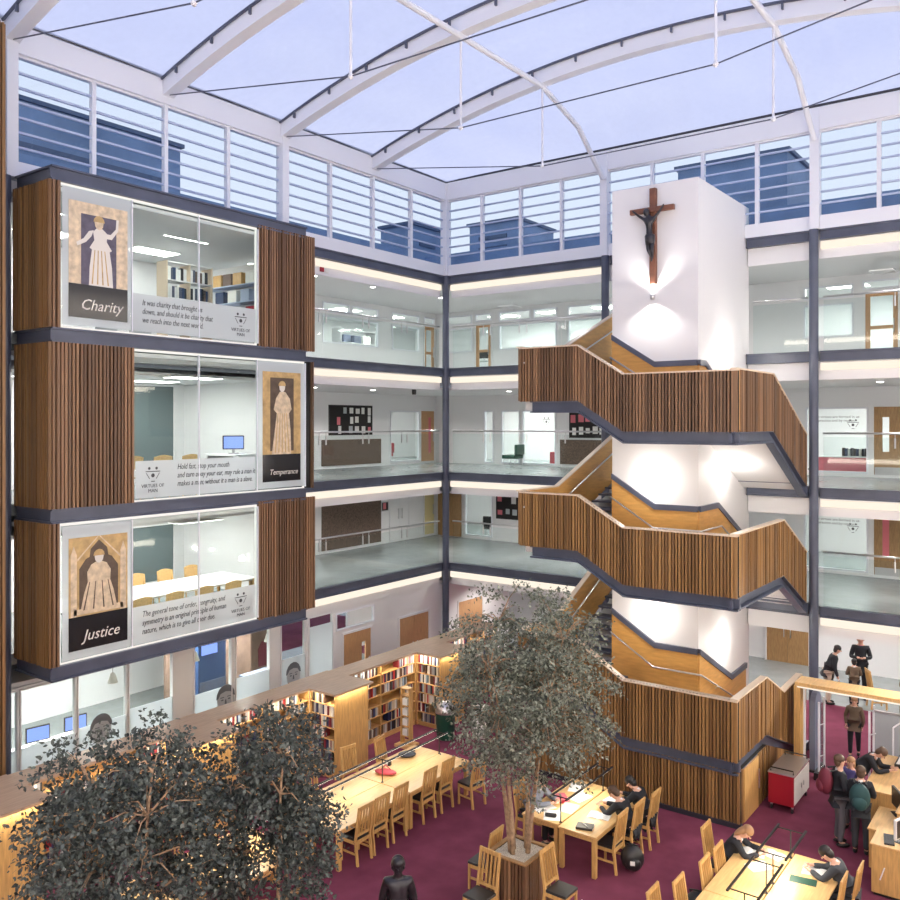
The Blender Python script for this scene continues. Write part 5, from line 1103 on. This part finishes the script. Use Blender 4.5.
def tree(name,lab,base,stems,cz,rad,nspray,nleaf,lm,seed,lsize=.05,lobes=None,z0=.0):
    rg=np.random.default_rng(seed); rr=random.Random(seed)
    t=thing(name,lab,'tree',base); bx,by,bz=base
    tips=[]
    c=Vector((bx,by,cz))
    for s in range(stems):
        a=2*PI*s/stems+rr.uniform(-.4,.4); r0=.10+.07*rr.random(); m=MB()
        pts=[];n=9; top=cz+rad[2]*rr.uniform(.2,.75); sp=rad[0]*rr.uniform(.25,.5)
        for i in range(n):
            u=i/(n-1); q=r0+sp*u**1.5
            pts.append(Vector((bx+math.cos(a)*q+.03*math.sin(5*u+s),by+math.sin(a)*q+.03*math.cos(4*u+s),bz+(top-bz)*u)))
        m.tube(pts,[.044-.033*i/(n-1) for i in range(n)],8); m.build('trunk','bark',t,smooth=True)
        for i in range(4,n): tips.append(pts[i])
    # branches towards spray positions
    P=[]
    lob=lobes or [(0,0,0,1)]
    while len(P)<nspray:
        v=Vector(rg.normal(size=3)); v.normalize(); r=rg.random()**.42
        lx=rr.choice(lob); q=Vector((v.x*rad[0]*r*lx[3]+lx[0],v.y*rad[1]*r*lx[3]+lx[1],v.z*rad[2]*r*lx[3]+lx[2]))
        if v.z<-.75 and rr.random()<.6: continue
        P.append(c+q)
    br=MB()
    for q in P[::2]:
        k=min(tips,key=lambda p:(p-q).length+max(0,p.z-q.z)*1.5); mid=(k+q)/2+Vector((0,0,.08)); br.tube([k,mid,q],[.014,.009,.004],5,cap=False)
    br.build('branches','bark',t)
    V=[];F=[]
    for q in P:
        d=Vector((q.x-c.x,q.y-c.y,0)); d=d.normalized() if d.length>.01 else Vector((1,0,0))
        a0=rr.uniform(-.9,.9); d=Matrix.Rotation(a0,3,'Z')@d; ln=rr.uniform(.22,.42); n=nleaf+rr.randint(-8,8)
        for i in range(n):
            u=rr.random(); p=q+d*(ln*(u-.3))+Vector((rg.normal()*.075,rg.normal()*.075,rg.normal()*.055-.16*u*u))
            w=Vector(rg.normal(size=3)); w.normalize(); w=(w+d*.5+Vector((0,0,-.35))).normalized(); x=w.cross(Vector(rg.normal(size=3))); x.normalize()
            L_=lsize*rr.uniform(.7,1.25); b=len(V); up=w.cross(x)*L_*.08
            V+=[p,p+w*L_*.35+x*L_*.28+up,p+w*L_*.75+x*L_*.18+up,p+w*L_,p+w*L_*.75-x*L_*.18+up,p+w*L_*.35-x*L_*.28+up]
            F+=[(b,b+1,b+2,b+3,b+4,b+5)]
    m=MB(); m.v=[tuple(v) for v in V]; m.f=F; m.mi=[0]*len(F); o=m.build('foliage',lm,t); return t
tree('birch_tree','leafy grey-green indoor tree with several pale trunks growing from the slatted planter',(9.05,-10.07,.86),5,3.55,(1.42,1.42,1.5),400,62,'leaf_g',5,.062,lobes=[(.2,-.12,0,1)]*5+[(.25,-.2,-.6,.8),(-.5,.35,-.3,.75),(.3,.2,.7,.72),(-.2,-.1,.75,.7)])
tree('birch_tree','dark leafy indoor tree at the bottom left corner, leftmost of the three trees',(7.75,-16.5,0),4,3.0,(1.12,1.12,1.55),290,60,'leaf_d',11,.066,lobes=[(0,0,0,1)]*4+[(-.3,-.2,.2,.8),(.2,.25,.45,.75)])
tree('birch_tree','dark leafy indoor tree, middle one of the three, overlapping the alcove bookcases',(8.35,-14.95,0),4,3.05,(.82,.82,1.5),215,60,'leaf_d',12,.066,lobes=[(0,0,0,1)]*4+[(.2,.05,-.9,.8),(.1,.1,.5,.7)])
# ================================================================= PEOPLE
for n,c,r in (('skin_light',(.62,.36,.26),.5),('skin_tan',(.45,.24,.15),.5),('hair_brown',(.09,.05,.03),.6),('hair_dark',(.015,.012,.012),.5),('hair_fair',(.36,.20,.10),.6),('hair_grey',(.35,.33,.32),.6),('blazer',(.012,.014,.02),.8),('suit_grey',(.04,.045,.055),.8),('trousers_grey',(.10,.10,.115),.85),('brown_jacket',(.14,.10,.065),.8),('shirt',(.75,.75,.78),.7),('pink_shirt',(.65,.05,.25),.7),('maroon_bag',(.14,.015,.035),.7),('teal_bag',(.012,.055,.06),.7),('purple',(.07,.06,.2),.7),('shoe',(.01,.01,.01),.4),('grey_jumper',(.20,.22,.27),.85),('beige',(.5,.42,.33),.8)):
    M[n]=mat(n,c,r)
def person(loc,rz,label,pose='stand',h=1.7,top='blazer',legs='trousers_grey',hair='hair_brown',skn='skin_light',lean=0,headpitch=0,arms=None,long_hair=False,collar='shirt',bronze=False,name='person',cat='person'):
    t=thing(name,label,cat,loc,rz); k=h/1.7
    sit=pose=='sit'
    pz=.53 if sit else .92
    def up(dz,dy=0,x=0):   # point on leaning torso
        return (x,dy*math.cos(lean)+dz*math.sin(lean),pz+dz*math.cos(lean)-dy*math.sin(lean))
    J=[up(0),up(.16,.01),up(.34,.0),up(.47,0),up(.545,.005)]
    hp=lean+headpitch
    hb=Vector(up(.56,.01)); hd=lambda a,b,x=0: tuple(hb+Vector((x,a*math.sin(hp)+b*math.cos(hp),a*math.cos(hp)-b*math.sin(hp))))
    J+=[hd(.04,.02),hd(.11,.02),hd(.18,.01)]
    R=[.125,.11,.125,.075,.048,.062,.082,.068]
    E=[(0,1),(1,2),(2,3),(3,4),(4,5),(5,6),(6,7)]
    def add(p,r,par): J.append(tuple(p)); R.append(r); E.append((par,len(J)-1)); return len(J)-1
    fing=MB(); A=arms or {}
    sides=[];legsI=[]
    for s in (-1,1):
        sh=add(up(.46,0,s*.16),.055,3)
        e0,w0=A.get(s,((s*.23,-.02,-.28),(s*.22,.06,-.52)))   # offsets from shoulder base (torso space origin)
        S=Vector(up(.46,0,0)); el=add(S+Vector(e0),.042,sh); wr=add(S+Vector(w0),.028,el)
        d=(Vector(J[wr])-Vector(J[el])).normalized(); pm=add(Vector(J[wr])+d*.06,.03,wr)
        sides.append((sh,el,wr,pm))
        x=d.cross(Vector((0,0,1)));x=x.normalized() if x.length>.1 else Vector((1,0,0)); dn=Vector((0,0,-1)) if abs(d.z)<.8 else Vector((0,-1,0)) ; P=Vector(J[pm])
        for i,ln in enumerate((.065,.075,.07,.055)):
            q=P+x*(i-1.5)*.018+d*.02; fing.tube([q,q+d*ln*.55,q+d*ln*.9+dn*ln*.35],[.0095,.009,.007],6)
        fing.tube([P-x*.025*s*-1-d*.02,P+x*.05*s+d*.01,P+x*.06*s+d*.045],[.011,.010,.008],6)
    for s in (-1,1):
        hi=add((s*.09,0,pz-.05),.085,0)
        if sit: kn=add((s*.11,.40,.50),.06,hi); an=add((s*.12,.38,.09),.036,kn)
        else:
            st=A.get('step',0)*s; kn=add((s*.10,.03+st*.5,.49),.058,hi); an=add((s*.10,-.02+st,.09),.036,kn)
        to=add((J[an][0],J[an][1]+.13,.05),.03,an); legsI.append((hi,kn,an,to))
    bm='bronze' if bronze else skn
    body=skin(J,E,R,'body',bm,t,1,0,local=True)
    # merge fingers
    import bmesh
    bm_=bmesh.new(); bm_.from_mesh(body.data); vs=[bm_.verts.new(v) for v in fing.v]
    for f in fing.f:
        try: bm_.faces.new([vs[i] for i in f])
        except ValueError: pass
    # nose and ears
    ex=MB(); ex.ell(hd(.10,.105),(.014,.018,.02),8,6)
    for s in (-1,1): ex.ell(hd(.10,.015,s*.085),(.012,.02,.03),8,6)
    vs=[bm_.verts.new(v) for v in ex.v]
    for f in ex.f:
        g=[]; [g.append(vs[i]) for i in f if vs[i] not in g]
        if len(g)>2:
            try: bm_.faces.new(g)
            except ValueError: pass
    bm_.to_mesh(body.data); bm_.free()
    for p in body.data.polygons: p.use_smooth=True
    # face
    m=MB()
    for s in (-1,1): m.ell(hd(.125,.088,s*.03),(.010,.008,.007),8,6)
    m.build('eyes','bronze' if bronze else 'hair_dark',t,local=True)
    MB().ell(hd(.055,.09),(.022,.008,.006),8,6).build('mouth','bronze' if bronze else 'redfab',t,local=True)
    HR=Matrix.Rotation(-hp,3,'X')
    m=MB(); m.ell(hd(.155,-.012),(.092,.102,.085),14,10,HR)
    if long_hair: m.ell(hd(.05,-.06),(.085,.05,.15),12,8,HR)
    m.ell(hd(.09,-.045),(.084,.06,.09),12,8,HR); m.build('hair','bronze' if bronze else hair,t,local=True,smooth=True)
    if bronze: MB().ell(hd(.12,-.045),(.105,.10,.13),14,10,HR).build('hood','bronze',t,local=True,smooth=True)
    # clothes
    def sub(idx,edges,radii,nm,m_): 
        mp={j:i for i,j in enumerate(idx)}; skin([J[j] for j in idx],[(mp[a],mp[b]) for a,b in edges],radii,nm,m_,t,1,0,local=True)
    J.append(up(-.16) if not sit else up(-.03,.06)); J.append(up(.505)); jb,jt=len(J)-2,len(J)-1
    idx=[0,1,2,3,jb,jt];ed=[(0,1),(1,2),(2,3),(0,jb),(3,jt)];ra=[.165,.148,.158,.10,.165,.072]
    if sit: ra[4]=.12
    for sh,el,wr,pm in sides: idx+=[sh,el,wr]; ed+=[(3,sh),(sh,el),(el,wr)]; ra+=[.075,.06,.043]
    sub(idx,ed,ra,'jacket','bronze' if bronze else top)
    idx=[0];ed=[];ra=[.14]
    for hi,kn,an,to in legsI: idx+=[hi,kn,an]; ed+=[(0,hi),(hi,kn),(kn,an)]; ra+=[.105,.078,.056]
    sub(idx,ed,ra,'trousers','bronze' if bronze else legs)
    for hi,kn,an,to in legsI:
        a=J[an]; MB().ell((a[0],a[1]+.06,.045),(.048,.13,.045),12,8).build('shoe','bronze' if bronze else 'shoe',t,local=True,smooth=True)
    c=Vector(up(.50,.0)); MB().tube([c,Vector(up(.535,.0))],[.075,.062],12).build('collar','bronze' if bronze else collar,t,local=True)
    t.scale=(k,k,k); return t
def bag(loc,rz,label,m_,name='backpack'):
    t=thing(name,label,'bag',loc,rz); MB().ell((0,0,0),(.18,.13,.25),16,12).build('body',m_,t,local=True,smooth=True); MB().ell((0,-.10,-.08),(.13,.07,.13),14,10).build('front_pocket',m_,t,local=True,smooth=True)
    for s in (-.1,.1): MB().tube([(s,.06,.22),(s,.18,.24),(s,.24,.1),(s,.14,-.15)],.018,6).build('strap','black',t,local=True)
    MB().tube([(-.04,-.02,.24),(0,-.02,.29),(.04,-.02,.24)],.01,6).build('handle','black',t,local=True)
    return t
rd=math.radians
folded={s:((s*.24,.05,-.26),(s*.08,.27,-.22)) for s in (-1,1)}
write={s:((s*.24,.16,-.18),(s*.10,.36,-.13)) for s in (-1,1)}
person((12.88,-4.75,0),rd(-62),'standing pupil in black blazer and grey trousers wearing the maroon backpack',arms=folded,hair='hair_brown')
bag((12.66,-4.86,1.20),rd(-62),'maroon backpack worn by the standing pupil left of the desk','maroon_bag')
person((13.28,-4.88,0),rd(8),'standing pupil seen from behind in dark blazer wearing the teal backpack',h=1.62,arms=folded,legs='suit_grey')
bag((13.31,-5.12,1.14),rd(8),'dark teal backpack on the pupil seen from behind','teal_bag')
person((12.86,-3.15,0),rd(-90),'pupil in black bending over the long oak counter',lean=.75,headpitch=.2,arms={s:((s*.2,.12,-.22),(s*.10,.34,-.16)) for s in (-1,1)},hair='hair_brown',legs='blazer',h=1.66)
person((12.92,-3.95,0),rd(160),'pupil with long fair hair and purple top behind the two backpack wearers',top='purple',hair='hair_fair',long_hair=True,h=1.42,collar='purple')
person((12.15,.15,0),rd(188),'person in brown jacket and dark trousers walking through the entrance',top='brown_jacket',legs='blazer',hair='hair_fair',h=1.42,arms={'step':.14,1:((.24,-.06,-.27),(.2,.12,-.46)),-1:((-.24,.06,-.27),(-.2,.0,-.52))},skn='skin_light')
person((10.7,3.9,0),rd(-70),'person in black coat and dark cap left in the lobby',lean=.35,hair='hair_dark',legs='beige',h=1.72)
person((11.35,4.9,0),rd(195),'tall person in black suit and bright pink shirt in the lobby',hair='hair_grey',legs='blazer',collar='pink_shirt',h=1.86,arms=folded)
person((11.35,4.05,0),rd(20),'pupil in dark brown jumper between the two black-clad lobby visitors',top='brown_jacket',hair='hair_dark',h=1.35,arms=folded,legs='blazer')
person((12.72,4.36,0),rd(190),'seated person with long brown hair at the back of the lobby',pose='sit',top='brown_jacket',hair='hair_brown',long_hair=True,h=1.7,collar='brown_jacket',legs='blazer',arms=folded)
chair(12.72,4.42,10,'wooden chair under the seated long-haired person in the lobby','lobby chairs'); chair(11.9,4.35,-60,'empty wooden chair in the lobby beside the dark-clad visitors','lobby chairs')
person((13.1,1.3,0),rd(100),'person in brown suit and white shirt behind the translucent glass screen',top='brown_jacket',hair='hair_brown',h=1.6,legs='suit_grey')
person((13.9,.9,0),rd(170),'fair-haired person at the right edge behind the translucent glass screen',top='beige',hair='hair_fair',h=1.45,collar='beige')
person((9.90,-7.52,0),rd(88),'pupil in black blazer writing in the middle seat at the wall table',pose='sit',lean=.5,headpitch=.35,arms=write,hair='hair_brown',legs='blazer')
person((9.95,-6.92,0),rd(92),'dark-haired pupil in black blazer in the far seat at the wall table',pose='sit',lean=.45,headpitch=.35,arms=write,hair='hair_dark',legs='blazer')
person((8.02,-7.98,0),rd(-90),'pupil in grey jumper half hidden behind the birch trunks',pose='sit',lean=.35,headpitch=.3,arms=write,top='grey_jumper',hair='hair_dark',legs='blazer')
person((11.68,-7.66,0),rd(-80),'fair-haired pupil in black blazer bent over books, bottom right table',pose='sit',lean=.5,headpitch=.4,arms=write,hair='hair_fair',long_hair=True,legs='blazer')
person((13.66,-7.55,0),rd(95),'dark-haired pupil in dark grey blazer reading the pale blue textbook',pose='sit',lean=.5,headpitch=.35,arms=write,hair='hair_dark',top='suit_grey',legs='suit_grey')
person((8.68,-12.75,0),rd(-140),'dark bronze statue of a hooded standing figure at the bottom of the picture',bronze=True,name='statue',cat='statue',h=1.72)
t=thing('wall_poster','brown poster with a maroon-clad bust behind the ground floor glazing','poster',(-.6,-7.0,1.6)); 
m=MB(); m.box(-1.0,-.98,-7.2,-6.2,1.5,2.7); m.build('print','brownwall',t); g=MB(); g.prism([(-6.95,1.55),(-6.45,1.55),(-6.42,2.0),(-6.55,2.2),(-6.85,2.2),(-6.98,2.0)],'x',-.98,-.97); g.build('maroon_figure','maroon_bag',t)
# ================================================================= ADDED WARM FILL STRIPS (unseen, behind the viewer)
for k in (1,2,3,4):
    o=box(17.10,17.17,-25,-1,Z[k]-.5,Z[k]-.3).build('light_strip','fill_strip'); tag(o,'unseen light strip added as fill on the camera-side atrium wall, level %s'%['','one','two','three','four'][k],'light strip')
    o=box(1,17,-25.96,-25.88,Z[k]-.5,Z[k]-.3).build('light_strip','fill_strip'); tag(o,'unseen light strip added as fill on the wall behind the viewer, level %s'%['','one','two','three','four'][k],'light strip')
# ================================================================= LIGHT, WORLD, CAMERA
W=bpy.data.worlds.new('World'); SC.world=W; W.use_nodes=True; nt=W.node_tree; nt.nodes.clear(); N=nt.nodes; L=nt.links
out=N.new('ShaderNodeOutputWorld'); bg=N.new('ShaderNodeBackground'); L.new(bg.outputs[0],out.inputs[0])
tc=N.new('ShaderNodeTexCoord'); sp=N.new('ShaderNodeSeparateXYZ'); L.new(tc.outputs['Generated'],sp.inputs[0])
rp=N.new('ShaderNodeValToRGB'); L.new(sp.outputs[2],rp.inputs[0])
rp.color_ramp.elements[0].color=(.88,.91,1.0,1); rp.color_ramp.elements[0].position=.0
rp.color_ramp.elements[1].color=(.56,.61,.88,1); rp.color_ramp.elements[1].position=.55
L.new(rp.outputs[0],bg.inputs[0]); bg.inputs[1].default_value=.86
def area(name,loc,size,e,col=(1,.95,.88),rot=(0,0,0)):
    l=bpy.data.lights.new(name,'AREA'); l.shape='RECTANGLE'; l.size,l.size_y=size; l.energy=e; l.color=col
    o=bpy.data.objects.new(name,l); COL.objects.link(o); o.location=loc; o.rotation_euler=rot; return o
cam=bpy.data.cameras.new('Camera'); co=bpy.data.objects.new('Camera',cam); COL.objects.link(co)
co.location=(16.72,-22.35,8.0); co.rotation_euler=(PI/2,0,math.asin(.595)); cam.lens=866/900*36; cam.sensor_width=36; cam.sensor_fit='HORIZONTAL'; cam.shift_y=-.03; cam.clip_end=200; cam.clip_start=.1
SC.camera=co
SC.view_settings.view_transform='Standard'; SC.view_settings.look='None'; SC.view_settings.gamma=1; SC.view_settings.exposure=0.45
SC.cycles.use_denoising=True
SC.cycles.max_bounces=8; SC.cycles.transparent_max_bounces=16; SC.cycles.sample_clamp_indirect=4
